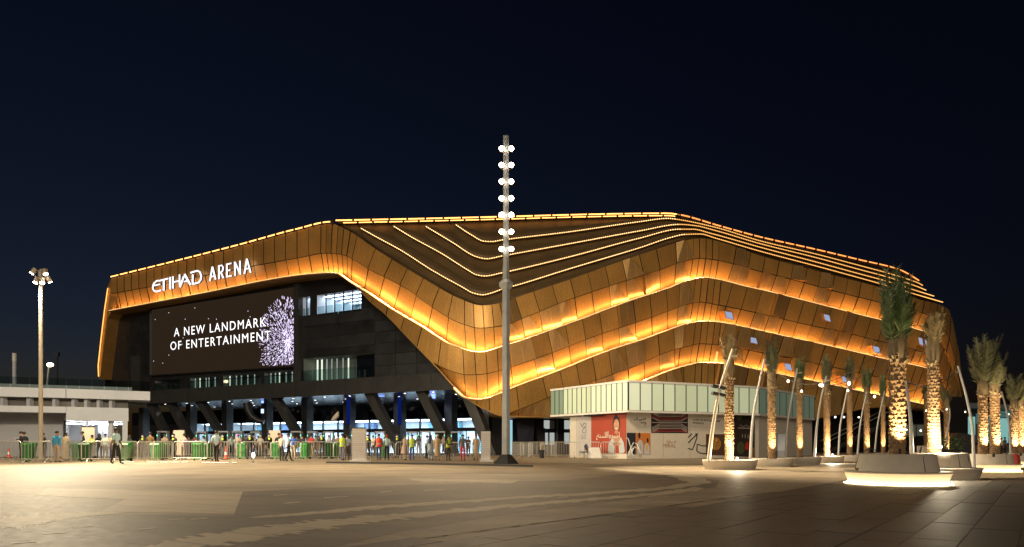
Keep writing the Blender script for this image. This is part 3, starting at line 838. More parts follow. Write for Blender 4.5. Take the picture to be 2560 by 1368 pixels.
# blue light cubes and shards hanging from the soffit, column glow as emissive strips
M['blue_lamp'] = emit('blue_lamp', (0.22, 0.36, 1.0), 2.2)
M['column_glow'] = emit('column_blue_glow', (0.03, 0.10, 1.0), 0.10)  # glowing strips stand for blue light falling on two columns
M['blue_pale'] = emit('blue_pale_lamp', (0.55, 0.70, 1.0), 1.6)
for x, y, w, h, k, mm in ((950, 984, 1.0, 0.6, 3.5, 'blue_lamp'), (1075, 987, 1.1, 0.75, 3.5, 'blue_lamp'), (1078, 1019, 0.9, 0.5, 4.5, 'blue_pale'), (950, 1020, 0.45, 1.1, 4.5, 'blue_pale'), (957, 1042, 0.5, 1.0, 4.5, 'blue_pale'), (1085, 1040, 0.5, 1.3, 4.5, 'blue_pale'), (655, 1028, 0.35, 0.5, 4.5, 'blue_pale'), (655, 998, 0.3, 0.9, 3.0, 'blue_lamp'), (870, 1022, 0.42, 3.4, 5.9, 'column_glow'), (998, 1022, 0.42, 3.4, 5.9, 'column_glow')):
    s, z = sz(x, y, k); m2 = MB(); slab(m2, s-w/2, s+w/2, z-h/2, min(5.95, z+h/2), k, k+0.12); CN(m2.build('blue_light_or_glow', M[mm]))
    if h < 3:
        m2 = MB(); m2.beam(W(s, z, k+0.06), W(s, 5.99, k+0.06), 0.02, 0.02); CN(m2.build('hanger', M['charcoal']))
# curved ring sculpture hung by the columns
m2 = MB(); pts = [P(617, 1007, 76), P(620, 1025, 76), P(630, 1042, 76), P(645, 1052, 76), P(660, 1055, 76)]
m2.tube(pts, [0.45, 0.42, 0.4, 0.35, 0.3], 8); CN(m2.build('hanging_arc', M['black']))
m2 = MB(); pts = [P(846, 1029, 72), P(843, 1038, 72), P(836, 1046, 72), P(828, 1051, 72)]
m2.tube(pts, [0.06, 0.25, 0.25, 0.05], 6); CN(m2.build('hanging_leaf', M['paper']))

# ---- core below the right-hand shell
def RP(x, y, k):                     # point on a vertical plane k metres behind the right front
    u = (GX(1740, DR(1740))-GX(1190, DR(1190))).normalized(); n = Vector((-u.y, u.x, 0)); n = n if n.y > 0 else -n
    p0 = GX(1190, 60)+n*k; r = Vector(((x-CX)/F, 1, 0)); d = n.dot(p0)/n.dot(r)
    return P(x, y, d)
core = part(MB().build('core_wall', M['black'])); CR = lambda o: part(o, core)
def rquad(m, pts, k, mi=0): m.face([RP(x, y, k) for x, y in pts], mi)
def zq(m, x0, x1, z0, z1, k):
    p = [RP(x0, 1000, k), RP(x1, 1000, k)]
    m.face([Vector((p[0].x, p[0].y, z0)), Vector((p[1].x, p[1].y, z0)), Vector((p[1].x, p[1].y, z1)), Vector((p[0].x, p[0].y, z1))])
m2 = MB(); zq(m2, 1230, 2420, 0, 7.5, 5.0); core.data = m2.mesh('core_wall', M['black'])
M['frosted'] = emit('frosted_lit_pane', (0.80, 0.86, 0.80), 0.5)
M['cyan_lit'] = emit('cyan_lit_pane', (0.45, 0.85, 1.0), 0.75)
for x0, y0, x1, y1, mm in ((1270,1050,1281,1137,'cyan_lit'),(1352,1051,1363,1070,'frosted'),(1363,1051,1374,1072,'frosted'),(1375,1052,1386,1072,'grey_wall'),(1363,1082,1370,1112,'frosted'),(1374,1082,1386,1112,'frosted'),(1409,1051,1426,1073,'frosted'),(1409,1082,1424,1110,'frosted'),(1347,1097,1360,1112,'grey_wall')):
    m2 = MB(); rquad(m2, ((x0,y1),(x1,y1),(x1,y0),(x0,y0)), 4.7); CR(m2.build('pane', M[mm]))
for x in (1400, 1349):
    p = RP(x, 1000, 4.2); m2 = MB(); m2.box((p.x, p.y, 2.2), (0.7, 0.5, 4.4), 0.4); CR(m2.build('column', M['black']))
p0, p1 = RP(1290, 1000, 2.4), RP(1338, 1000, 2.4)     # dark hanging curtain by the mast
m2 = MB(); m2.hexa([Vector((lerp(p0.x,p1.x,.15),p0.y,0.3)), Vector((lerp(p0.x,p1.x,.85),p1.y,0.3)), Vector((lerp(p0.x,p1.x,.85),p1.y+.3,0.3)), Vector((lerp(p0.x,p1.x,.15),p0.y+.3,0.3)), Vector((p0.x,p0.y,3.5)), Vector((p1.x,p1.y,3.5)), Vector((p1.x,p1.y+.3,3.5)), Vector((p0.x,p0.y+.3,3.5))])
CR(m2.build('dark_curtain', mat('navy_cloth', (0.012, 0.013, 0.028), 0.85)))
# outside stairs under the right-hand shell
p0, p1 = RP(2052, 1000, 1.5), RP(2235, 1000, 1.5)
for off, nm in ((0, 'stringer'), (-2.2, 'stringer')):
    m2 = MB(); a = Vector((p0.x, p0.y+off, 0.2)); b = Vector((p1.x, p1.y+off, 4.6)); m2.beam(a, b, 0.12, 0.5); CR(m2.build(nm, M['charcoal']))
    m2 = MB(); m2.beam(a+Vector((0,0,1.2)), b+Vector((0,0,1.2)), 0.06, 0.06); CR(m2.build('handrail', M['galv']))
    m2 = MB(); m2.face([a+Vector((0,0,.3)), b+Vector((0,0,.3)), b+Vector((0,0,1.15)), a+Vector((0,0,1.15))]); CR(m2.build('balustrade_pane', M['green_glass']))
for i in range(22):
    t = (i+0.5)/22; m2 = MB(); m2.box((lerp(p0.x, p1.x, t), lerp(p0.y, p1.y, t)-1.1, 0.2+4.4*t), (0.42, 2.1, 0.06), 0.0); CR(m2.build('tread', M['charcoal']))
for x0, x1, y0, y1, mm in ((2262,2276,1022,1056,'dark_glass'),(2278,2290,1022,1058,'dark_glass'),(2292,2312,1024,1058,'dark_glass'),(2262,2275,1062,1092,'grey_room'),(2277,2290,1062,1092,'grey_room'),(2292,2312,1062,1090,'grey_room')):
    m2 = MB(); rquad(m2, ((x0,y1),(x1,y1),(x1,y0),(x0,y0)), 3.0); CR(m2.build('pane', M[mm]))
for x, y in ((2088,1043),(2147,1043),(2110,1043),(2264,1039),(2266,1075),(2302,1077)):
    m2 = MB(); m2.disc(RP(x, y, 2.9), (0, -1, -0.3), 0.1, 8); CR(m2.build('downlight', M['down']))
# ------------------------------------------------------------------ ground
def ground_mat(name, c1, c2, joint=0.0, rot=0.0, scale=1.0, rough=0.62):
    m, nt, b = new_mat(name); N, L = nt.nodes, nt.links
    tc = N.new('ShaderNodeTexCoord'); mp = N.new('ShaderNodeMapping'); mp.inputs['Rotation'].default_value = (0, 0, rot); L.new(tc.outputs['Object'], mp.inputs[0])
    n = N.new('ShaderNodeTexNoise'); n.inputs['Scale'].default_value = 0.35; n.inputs['Detail'].default_value = 8; n.inputs['Roughness'].default_value = 0.62
    L.new(tc.outputs['Object'], n.inputs['Vector'])
    n2 = N.new('ShaderNodeTexNoise'); n2.inputs['Scale'].default_value = 9.0; n2.inputs['Detail'].default_value = 6; L.new(tc.outputs['Object'], n2.inputs['Vector'])
    ad = N.new('ShaderNodeMath'); ad.operation = 'MULTIPLY_ADD'; ad.inputs[1].default_value = 0.3; L.new(n2.outputs['Fac'], ad.inputs[0]); L.new(n.outputs['Fac'], ad.inputs[2])
    n3 = N.new('ShaderNodeTexNoise'); n3.inputs['Scale'].default_value = 1.0; n3.inputs['Detail'].default_value = 7; mp3 = N.new('ShaderNodeMapping'); mp3.inputs['Rotation'].default_value = (0, 0, -0.35); mp3.inputs['Scale'].default_value = (0.12, 1.3, 1.0); L.new(tc.outputs['Object'], mp3.inputs[0]); L.new(mp3.outputs[0], n3.inputs['Vector'])
    ad2 = N.new('ShaderNodeMath'); ad2.operation = 'MULTIPLY_ADD'; ad2.inputs[1].default_value = 0.7; L.new(n3.outputs['Fac'], ad2.inputs[0]); L.new(ad.outputs[0], ad2.inputs[2])
    mr = N.new('ShaderNodeMapRange'); mr.inputs['From Min'].default_value = 0.78; mr.inputs['From Max'].default_value = 1.22; L.new(ad2.outputs[0], mr.inputs['Value'])
    mx = N.new('ShaderNodeMix'); mx.data_type = 'RGBA'; mx.inputs[6].default_value = (*c1, 1); mx.inputs[7].default_value = (*c2, 1); L.new(mr.outputs[0], mx.inputs[0])
    br = N.new('ShaderNodeTexBrick'); br.inputs['Scale'].default_value = scale; br.inputs['Brick Width'].default_value = 1.2; br.inputs['Row Height'].default_value = 0.6
    br.inputs['Mortar Size'].default_value = 0.016; br.inputs['Mortar Smooth'].default_value = 0.3; br.inputs['Color1'].default_value = (0.88, 0.88, 0.88, 1); br.inputs['Color2'].default_value = (1.08, 1.07, 1.05, 1); br.inputs['Mortar'].default_value = (0.5, 0.48, 0.46, 1)
    L.new(mp.outputs[0], br.inputs['Vector'])
    mu = N.new('ShaderNodeMix'); mu.data_type = 'RGBA'; mu.blend_type = 'MULTIPLY'; mu.inputs[0].default_value = joint
    L.new(mx.outputs[2], mu.inputs[6]); L.new(br.outputs['Color'], mu.inputs[7]); L.new(mu.outputs[2], b.inputs['Base Color'])
    rr = N.new('ShaderNodeMapRange'); rr.inputs['To Min'].default_value = rough-0.12; rr.inputs['To Max'].default_value = rough+0.15; L.new(n2.outputs['Fac'], rr.inputs['Value']); L.new(rr.outputs[0], b.inputs['Roughness'])
    bp = N.new('ShaderNodeBump'); bp.inputs['Strength'].default_value = 0.25; bp.inputs['Distance'].default_value = 0.01; L.new(n2.outputs['Fac'], bp.inputs['Height']); L.new(bp.outputs[0], b.inputs['Normal'])
    return m
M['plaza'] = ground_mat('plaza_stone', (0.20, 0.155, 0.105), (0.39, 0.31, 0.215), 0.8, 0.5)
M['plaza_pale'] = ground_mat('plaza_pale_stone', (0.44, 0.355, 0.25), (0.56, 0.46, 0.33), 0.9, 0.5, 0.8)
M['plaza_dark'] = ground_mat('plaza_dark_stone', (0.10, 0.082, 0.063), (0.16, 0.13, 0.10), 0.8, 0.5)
M['paver'] = mat('paver_stone', (0.088, 0.071, 0.053), 0.6, 0, 0.22, 2.2, bump=0.25, bscale=25, rand=0.07)
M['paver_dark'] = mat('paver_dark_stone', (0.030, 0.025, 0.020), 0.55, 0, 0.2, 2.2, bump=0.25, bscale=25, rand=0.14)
M['seam'] = mat('dark_seam', (0.03, 0.025, 0.02), 0.8)
mb = MB()
mb.face([(-900, -30, 0), (900, -30, 0), (900, 1500, 0), (-900, 1500, 0)])
plaza = tag(mb.build('plaza_ground', M['plaza']), kind='structure')

def jag(pts, step, amp, seed):        # outline on the ground, stepped like cut pavers
    q = random.Random(seed); out = []
    n = len(pts)
    for i in range(n):
        a, b = Vector(pts[i]), Vector(pts[(i+1) % n]); L = (b-a).length
        k = max(1, int(L/step)); t = (b-a).normalized(); nn = Vector((-t.y, t.x, 0)); o = 0
        for j in range(k):
            o2 = q.uniform(-amp, amp); c = lerp(a, b, j/k)
            if j > 0: out.append(c + nn*o)
            out.append(c + nn*o2 if j > 0 else c); o = o2
    return out
def band(name, c_in, c_out, z, m, stepx=1):     # strip between two pixel polylines on the ground
    mb = MB(); q = random.Random(int(c_in[0][0])+77); n = 84
    def at(c, t):
        f = t*(len(c)-1); i = min(len(c)-2, int(f)); return (lerp(c[i][0], c[i+1][0], f-i), lerp(c[i][1], c[i+1][1], f-i))
    for i in range(n):
        t0, t1 = i/n, (i+1)/n
        j0, j1 = q.uniform(-0.20, 0.16), q.uniform(-0.20, 0.16)
        a, b = G(*at(c_in, t0)), G(*at(c_in, t1)); c, d = G(*at(c_out, t1)), G(*at(c_out, t0))
        a2, b2 = lerp(a, d, j0), lerp(b, c, j0); c2, d2 = lerp(c, b, j1), lerp(d, a, j1)
        up = Vector((0, 0, z)); mb.face([a2+up, b2+up, c2+up, d2+up])
    o = mb.build(name, m, plaza); return o
# darker sweep of stone across the middle, pale curved bands, the pale slab patch
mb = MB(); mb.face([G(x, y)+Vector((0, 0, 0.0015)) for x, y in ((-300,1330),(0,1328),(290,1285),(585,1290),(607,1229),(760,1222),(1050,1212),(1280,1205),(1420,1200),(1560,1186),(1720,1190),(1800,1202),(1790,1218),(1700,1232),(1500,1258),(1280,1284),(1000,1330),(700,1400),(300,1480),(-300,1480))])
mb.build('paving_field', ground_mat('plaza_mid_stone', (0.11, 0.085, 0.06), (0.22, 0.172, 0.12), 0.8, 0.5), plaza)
mb = MB(); mb.face([G(x, y)+Vector((0, 0, 0.0025)) for x, y in ((92,1238),(118,1222),(250,1223),(360,1228),(607,1230),(585,1286),(440,1282),(250,1281),(312,1249),(200,1244))])
mb.build('paving_patch', M['plaza_pale'], plaza)
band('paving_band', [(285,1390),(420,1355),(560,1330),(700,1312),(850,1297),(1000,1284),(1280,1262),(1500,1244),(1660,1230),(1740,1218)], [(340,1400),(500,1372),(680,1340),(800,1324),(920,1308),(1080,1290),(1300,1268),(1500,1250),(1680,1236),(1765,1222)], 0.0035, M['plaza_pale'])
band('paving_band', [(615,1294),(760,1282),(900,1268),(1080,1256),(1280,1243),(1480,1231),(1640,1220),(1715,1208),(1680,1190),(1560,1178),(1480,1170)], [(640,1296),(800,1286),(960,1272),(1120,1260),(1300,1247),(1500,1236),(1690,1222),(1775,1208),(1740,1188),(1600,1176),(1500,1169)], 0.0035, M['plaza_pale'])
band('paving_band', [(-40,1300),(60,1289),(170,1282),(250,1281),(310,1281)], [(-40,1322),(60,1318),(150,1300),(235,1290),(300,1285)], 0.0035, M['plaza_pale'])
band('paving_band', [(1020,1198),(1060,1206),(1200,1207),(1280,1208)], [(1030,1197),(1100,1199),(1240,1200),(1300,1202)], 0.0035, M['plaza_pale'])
dq = random.Random(8)
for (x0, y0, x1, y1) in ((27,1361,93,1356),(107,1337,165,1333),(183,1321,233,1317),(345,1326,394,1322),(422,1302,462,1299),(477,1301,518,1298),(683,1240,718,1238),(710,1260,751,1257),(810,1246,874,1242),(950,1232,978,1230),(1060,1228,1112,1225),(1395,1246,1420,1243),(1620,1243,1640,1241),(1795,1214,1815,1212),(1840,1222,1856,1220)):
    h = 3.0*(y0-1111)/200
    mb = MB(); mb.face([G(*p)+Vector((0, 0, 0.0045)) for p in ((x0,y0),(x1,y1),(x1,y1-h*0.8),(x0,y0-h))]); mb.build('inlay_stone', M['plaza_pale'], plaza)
# expansion joint, torn along its edge
mb = MB(); pj = [(890,1372),(960,1362),(1090,1343),(1180,1331),(1300,1315),(1450,1296),(1600,1275),(1740,1256),(1850,1242),(1950,1230)]
for a, b in zip(pj, pj[1:]):
    for i in range(6):
        p = (lerp(a[0], b[0], i/6), lerp(a[1], b[1], i/6)); q = (lerp(a[0], b[0], (i+1)/6), lerp(a[1], b[1], (i+1)/6)); w = dq.uniform(0.2, 1.3)
        mb.face([G(p[0], p[1]+w)+Vector((0,0,.005)), G(q[0], q[1]+w)+Vector((0,0,.005)), G(q[0], q[1]-w*.6)+Vector((0,0,.005)), G(p[0], p[1]-w*.6)+Vector((0,0,.005))])
mb.build('expansion_joint', M['seam'], plaza)

# real pavers on the right foreground, laid in courses that run away to the right
ang = math.radians(38.0)
ux, uy = Vector((math.sin(ang), math.cos(ang), 0)), Vector((math.cos(ang), -math.sin(ang), 0))
org = G(2010, 1372)
def px_of(p): return CX + p.x*F/p.y, HY - (p.z-H)*F/p.y
PL, PW = 0.92, 0.46
cand = []
for i in range(-14, 34):
    for j in range(-26, 26):
        c = org + ux*(i*PL + (0.5*PL if j % 2 else 0)) + uy*(j*PW)
        if c.y < 4.5: continue
        x, y = px_of(c)
        if not (900 < x < 2760 and 1180 < y < 1440): continue
        yj = 1372 - (x-890)*0.1337       # keep right of / below the expansion joint
        if x < 1950 and y < yj+4: continue
        if x >= 1950 and y < 1196 + max(0, (2150-x))*0.16: continue
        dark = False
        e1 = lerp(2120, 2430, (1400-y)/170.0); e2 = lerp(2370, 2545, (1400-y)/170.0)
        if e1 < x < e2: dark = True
        cand.append((c.length, c, dark))
cand.sort(key=lambda q: q[0])
def paver_bm(m, c, seed):
    q = random.Random(seed); g = 0.0035; z = 0.018+q.uniform(-0.002, 0.002)
    a, b = ux*(PL/2-g), uy*(PW/2-g); up = Vector((0, 0, z))
    m.hexa([c-a-b, c-a+b, c+a+b, c+a-b, c-a-b+up, c-a+b+up, c+a+b+up, c+a-b+up])
pm = {}
for dk in (False, True):
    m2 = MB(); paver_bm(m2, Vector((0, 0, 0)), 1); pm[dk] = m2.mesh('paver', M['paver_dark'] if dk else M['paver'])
far = {False: MB(), True: MB()}
paving = tag(empty('paver_field', (0, 0, 0)), kind='structure')
for i, (_, c, dk) in enumerate(cand):
    if i < 300:
        o = link('paver', pm[dk], paving); o.location = (c.x, c.y, dq.uniform(-0.002, 0.002))
    else: paver_bm(far[dk], c, i)
for dk in far:
    if far[dk].f: tag(far[dk].build('far_pavers', M['paver_dark'] if dk else M['paver'], paving), kind='stuff')

# low dark strip lying across the plaza behind the mast
rp = thing('dark_ground_strip', 'low dark strip lying across the paving at the mast foot', 'cable ramp', G(1000, 1161))
mb = MB(); pts = [(820,1157.5),(1000,1160),(1180,1163.5),(1332,1167)]
for a, b in zip(pts, pts[1:]):
    A, B = G(*a)-G(1000,1161), G(*b)-G(1000,1161); w = Vector((0, 0.5, 0)); h = Vector((0, 0, 0.07))
    mb.hexa([A-w, B-w, B+w, A+w, A-w*.6+h, B-w*.6+h, B+w*.6+h, A+w*.6+h])
mb.build('strip_body', M['rubber'], rp)

# ------------------------------------------------------------------ retail kiosk
KC, KL, KR1, KR2 = GX(1570, 46.0), GX(1377, 53.9), GX(1897, 51.2), GX(2036, 61.3)
kiosk = thing('retail_kiosk', 'white retail kiosk with a band of pale green glass above poster covered walls', 'kiosk', KC)
KI = Matrix.Translation(-KC)
def kp(o, parent=None):
    o.parent = parent or kiosk; o.matrix_parent_inverse = KI if parent is None else Matrix.Identity(4); return o
M['pale_glass'] = emit('x', (1, 1, 1), 1)
def lit_glass(name, col, e):
    m, nt, b = new_mat(name)
    b.inputs['Base Color'].default_value = (*col, 1); b.inputs['Roughness'].default_value = 0.12
    b.inputs['Emission Color'].default_value = (*col, 1)
    oi = nt.nodes.new('ShaderNodeObjectInfo'); tc = nt.nodes.new('ShaderNodeTexCoord'); nz = nt.nodes.new('ShaderNodeTexNoise'); nz.inputs['Scale'].default_value = 0.5; nt.links.new(tc.outputs['Object'], nz.inputs['Vector'])
    ma = nt.nodes.new('ShaderNodeMath'); ma.operation = 'ADD'; nt.links.new(oi.outputs['Random'], ma.inputs[0]); nt.links.new(nz.outputs['Fac'], ma.inputs[1])
    mr = nt.nodes.new('ShaderNodeMapRange'); mr.inputs['From Max'].default_value = 1.6; mr.inputs['To Min'].default_value = e*0.68; mr.inputs['To Max'].default_value = e*1.25; nt.links.new(ma.outputs[0], mr.inputs['Value']); nt.links.new(mr.outputs[0], b.inputs['Emission Strength'])
    return m
M['pale_glass'] = lit_glass('pale_green_glass', (0.47, 0.52, 0.35), 0.52)
M['pale_glass_b'] = lit_glass('pale_green_glass_bright', (0.56, 0.60, 0.44), 0.55)
M['pale_glass_d'] = lit_glass('pale_green_glass_dim', (0.22, 0.30, 0.22), 0.24)
ZB, ZT = 3.3, 5.2
band_m = kp(MB().build('glass_band', M['white_trim']))
mbt = MB()
def seg_box(m, a, b, z0, z1, t_in, t_out):
    t = (b-a).normalized(); n = Vector((t.y, -t.x, 0)); n = n if n.y < 0 else -n
    m.hexa([Vector((*(a+n*t_out).xy, z0)), Vector((*(b+n*t_out).xy, z0)), Vector((*(b-n*t_in).xy, z0)), Vector((*(a-n*t_in).xy, z0)), Vector((*(a+n*t_out).xy, z1)), Vector((*(b+n*t_out).xy, z1)), Vector((*(b-n*t_in).xy, z1)), Vector((*(a-n*t_in).xy, z1))])
for a, b in ((KL, KC), (KC, KR1), (KR1, KR2)):
    seg_box(mbt, a, b, ZT, ZT+0.14, 0.3, 0.06); seg_box(mbt, a, b, ZB-0.14, ZB, 0.3, 0.06)
band_m.data = mbt.mesh('glass_band', M['white_trim'])
def panes(a, b, n, mats):
    t = (b-a)/n; tn = t.normalized(); nn = Vector((tn.y, -tn.x, 0)); nn = nn if nn.y < 0 else -nn
    for i in range(n):
        p, q = a+t*i+tn*0.025, a+t*(i+1)-tn*0.025
        m2 = MB(); m2.face([Vector((*p.xy, ZB+.02)), Vector((*q.xy, ZB+.02)), Vector((*q.xy, ZT-.02)), Vector((*p.xy, ZT-.02))]); kp(m2.build('pane', mats(i)), band_m)
        m2 = MB(); m2.box((*(a+t*(i+1)-nn*0.02).xy, (ZB+ZT)/2), (0.06, 0.09, ZT-ZB), math.atan2(t.y, t.x)); kp(m2.build('mullion', M['black']), band_m)
panes(KL, KC, 16, lambda i: M['pale_glass_d'] if i < 3 else (M['pale_glass'] if i < 9 else M['pale_glass_b']))
panes(KC, KR1, 12, lambda i: M['pale_glass_b'] if i < 2 else M['pale_glass'])
panes(KR1, KR2, 9, lambda i: M['pale_glass_d'])
m2 = MB(); rf = [KL, KC, KR1, KR2, KR2+Vector((-6, 9, 0)), KL+Vector((3, 9, 0))]
m2.prism([Vector((*p.xy, ZT+0.10)) for p in rf], (0, 0, -0.12)); kp(m2.build('roof', M['white']))
m2 = MB(); m2.face([Vector((*p.xy, ZB-0.10)) for p in rf]); kp(m2.build('overhang', M['white']))
WL, WC, WR1, WR2 = GX(1425, 52.4), GX(1567, 46.8), GX(1897, 52.0), GX(2030, 62.0)
m2 = MB()
for a, b in ((WL, WC), (WC, WR1), (WR1, WR2), (WL, WL+Vector((3, 7, 0)))):
    m2.face([Vector((*a.xy, 0)), Vector((*b.xy, 0)), Vector((*b.xy, ZB-.1)), Vector((*a.xy, ZB-.1))])
kp(m2.build('wall', M['wall_cream']))
class Wall:
    def __init__(s, a, b):
        s.a = a; s.t = (b-a).normalized(); s.n = Vector((s.t.y, -s.t.x, 0)); s.n = s.n if s.n.y < 0 else -s.n
    def at(s, x, y, off=0.02):
        p0 = s.a + s.n*off; r = Vector(((x-CX)/F, 1, 0)); d = s.n.dot(p0)/s.n.dot(r)
        return P(x, y, d)
WA, WB = Wall(WL, WC), Wall(WC, WR1)
flat = {}
def fm(name, col, rough=0.55):
    if name not in flat: flat[name] = mat('print_'+name, col, rough, 0, 0.04, 4.0)
    return flat[name]
def poly(w, pts, m, name, off=0.02, parent=None):
    mb = MB(); mb.face([w.at(x, y, off) for x, y in pts]); return kp(mb.build(name, m), parent)
def multi(w, polys, m, name, off, parent):
    if name in ('print_hair', 'print_face', 'print_faces', 'print_jacket', 'print_jackets', 'window_plant', 'print_smile'):
        for i, pts in enumerate(polys): poly(w, pts, m, name, off+0.0008*i, parent)
        return
    mb = MB()
    for pts in polys: mb.face([w.at(x, y, off) for x, y in pts])
    return kp(mb.build(name, m), parent)
def stroke_px(pts, w):
    out = []
    for a, b in zip(pts, pts[1:]):
        tx, ty = b[0]-a[0], b[1]-a[1]; l = math.hypot(tx, ty) or 1; nx, ny = -ty/l*w/2, tx/l*w/2
        out.append([(a[0]+nx, a[1]+ny), (b[0]+nx, b[1]+ny), (b[0]-nx, b[1]-ny), (a[0]-nx, a[1]-ny)])
    return out
def ell(cx, cy, rx, ry, n=16, a0=0, a1=2*math.pi): return [(cx+rx*math.cos(a0+(a1-a0)*i/n), cy+ry*math.sin(a0+(a1-a0)*i/n)) for i in range(n)]
def wtext(w, txt, pa, pb, hpx, m, name, off, parent, spacing=1.0, bold=0.0):
    uv, fs = flat_text(txt, spacing, bold); mb = MB()
    mb.faces([w.at(lerp(pa[0], pb[0], u), lerp(pa[1], pb[1], u)-v*hpx, off) for u, v in uv], fs); return kp(mb.build(name, m), parent)
ink = fm('ink', (0.035, 0.03, 0.035)); skin_p = fm('skin', (0.52, 0.27, 0.16)); hair_p = fm('hair', (0.03, 0.02, 0.02))
# left wall: logo panel, red poster
pA = poly(WA, ((1443,1139),(1478,1139),(1478,1037),(1443,1039)), M['wall_grey'], 'logo_panel', 0.02)
lg = []
lg += stroke_px([(1450,1058),(1455,1066),(1460,1058)], 1.1) + stroke_px([(1455,1066),(1455,1069)], 1.1)
lg += stroke_px([(1458,1062),(1461,1058),(1465,1059),(1465,1066),(1461,1070),(1456,1076),(1456,1081),(1460,1083),(1465,1081),(1465,1072),(1461,1067),(1458,1070)], 1.1)
lg += stroke_px([(1452,1088),(1458,1088)], 1.2) + stroke_px([(1460,1088),(1466,1088)], 1.2) + stroke_px([(1452,1093),(1465,1093)], 1.2) + stroke_px([(1453,1097),(1458,1097)], 1.0) + stroke_px([(1461,1097),(1465,1097)], 1.0)
multi(WA, lg, ink, 'logo_mark', 0.03, pA)
red = poly(WA, ((1478,1133),(1566,1134),(1566,1032.5),(1478,1036.5)), fm('red', (0.40, 0.065, 0.035)), 'poster', 0.02)
red['label'] = 'red poster of a smiling woman with white Arabic lettering'
multi(WA, [ell(1540,1044,4.5,8), ell(1541,1060,9.5,20)], hair_p, 'print_hair', 0.026, red)
multi(WA, [ell(1541,1063,7,15), [(1538,1075),(1544,1075),(1546,1084),(1536,1084)], ell(1541,1098,12,9)], skin_p, 'print_face', 0.030, red)
multi(WA, [[(1537,1070),(1545,1070),(1543,1073.2),(1539,1073.2)], ell(1538,1060,1.3,.8,8), ell(1544,1060,1.3,.8,8)], fm('white', (0.8, 0.76, 0.7)), 'print_smile', 0.034, red)
multi(WA, [[(1524,1133),(1519,1128),(1523,1107),(1531,1093),(1537,1106),(1536,1133)], [(1548,1133),(1546,1106),(1552,1093),(1559,1106),(1562,1128),(1558,1133)]], fm('denim_white', (0.55, 0.58, 0.60)), 'print_jacket', 0.034, red)
multi(WA, [[(1531,1108),(1552,1108),(1549,1114),(1534,1114)]], fm('skin', (0.52, 0.27, 0.16)), 'print_hands', 0.037, red)
ar = []      # the Arabic line drawn as pen strokes, read from the photo
for pts in ([(1492,1094),(1493,1090),(1497,1090),(1497,1094),(1501,1094),(1501,1089)], [(1501,1094),(1507,1094),(1507,1090)], [(1507,1094),(1510,1094),(1510,1091)], [(1510,1094),(1513,1094),(1513,1080)], [(1513,1094),(1517,1094),(1517,1080)], [(1520,1078),(1520,1094)], [(1523,1094),(1524,1088),(1527,1089),(1526,1094),(1523,1097)], [(1529,1091),(1531,1088),(1532,1093),(1528,1094)], [(1533,1094),(1536,1090),(1539,1094),(1533,1094)], [(1539,1094),(1544,1094),(1544,1089)], [(1548,1080),(1548,1094)]):
    ar += stroke_px(pts, 1.5)
ar += [ell(1495,1086.5,.8,.8,6), ell(1498,1086.5,.8,.8,6), ell(1541.5,1086,.8,.8,6), ell(1492,1098,1.5,2.4,8)]
multi(WA, ar, fm('cream', (0.78, 0.70, 0.58)), 'print_lettering', 0.040, red)
# right wall
wtext(WB, 'OVER 50 RETAIL & F&B', (1731.5, 1051.5), (1800, 1055.5), 4.6, ink, 'wall_lettering', 0.02, None, 1.02, 0.01)
wtext(WB, 'OFFERINGS', (1731.5, 1059.5), (1759, 1060.5), 4.4, ink, 'wall_lettering', 0.02, None, 1.02, 0.01)
multi(WB, stroke_px([(1732,1065.5),(1735,1065.5)], 0.9), ink, 'wall_dash', 0.02, None)
ab = []
for pts in ([(1614,1044),(1614,1050)], [(1606,1050),(1610,1050),(1611,1046),(1608,1045)], [(1603,1050),(1606,1050),(1606,1047)], [(1601,1052),(1604,1048)], [(1597,1052),(1599,1049),(1601,1050),(1599,1052)], [(1594,1044),(1594,1050)], [(1592,1044),(1592,1050)], [(1584,1050),(1590,1050),(1590,1047)], [(1612,1059),(1614,1056),(1615,1059),(1612,1061)], [(1604,1058),(1611,1058),(1609,1055),(1612,1055)], [(1602,1057),(1604,1054),(1605,1058),(1602,1058)], [(1611,1062.7),(1614,1062.7)]):
    ab += stroke_px(pts, 1.15)
multi(WB, ab, ink, 'wall_lettering', 0.02, None)
st = poly(WB, ((1628,1082.5),(1720,1083),(1720,1032),(1628,1031.5)), fm('near_black', (0.02, 0.012, 0.014)), 'poster', 0.02)
st['label'] = 'black poster with red and white converging lines'
lw, lr = [], []
for i in range(13):
    y = 1034 + i*3.75; mid = (y-1057)
    yc = 1057 + mid*0.98; ye = 1057 + mid*1.0
    tgt = lw if i not in (3, 4, 11, 12) else lr
    tgt += stroke_px([(1648,yc),(1703,yc)], 1.25)
    tgt += stroke_px([(1648,yc),(1630,min(1081,max(1033,1057+mid*1.0+(-9 if i < 6 else 9 if i > 6 else 0))))], 1.5) + stroke_px([(1703,yc),(1718.5,min(1081,max(1033,1057+mid*1.0+(-9 if i < 6 else 9 if i > 6 else 0))))], 1.5)
multi(WB, lw, fm('line_white', (0.55, 0.47, 0.42)), 'print_lines', 0.026, st); multi(WB, lr, fm('line_red', (0.42, 0.06, 0.06)), 'print_lines', 0.026, st)
nv = poly(WB, ((1567,1135),(1589,1135.5),(1589,1082.5),(1567,1082)), fm('navy', (0.018, 0.026, 0.04)), 'poster', 0.02)
og = poly(WB, ((1589.5,1135.5),(1626,1136.5),(1626,1083),(1589.5,1082.5)), fm('orange', (0.62, 0.19, 0.04)), 'poster', 0.02)
og['label'] = 'orange poster of two people in pale jackets'
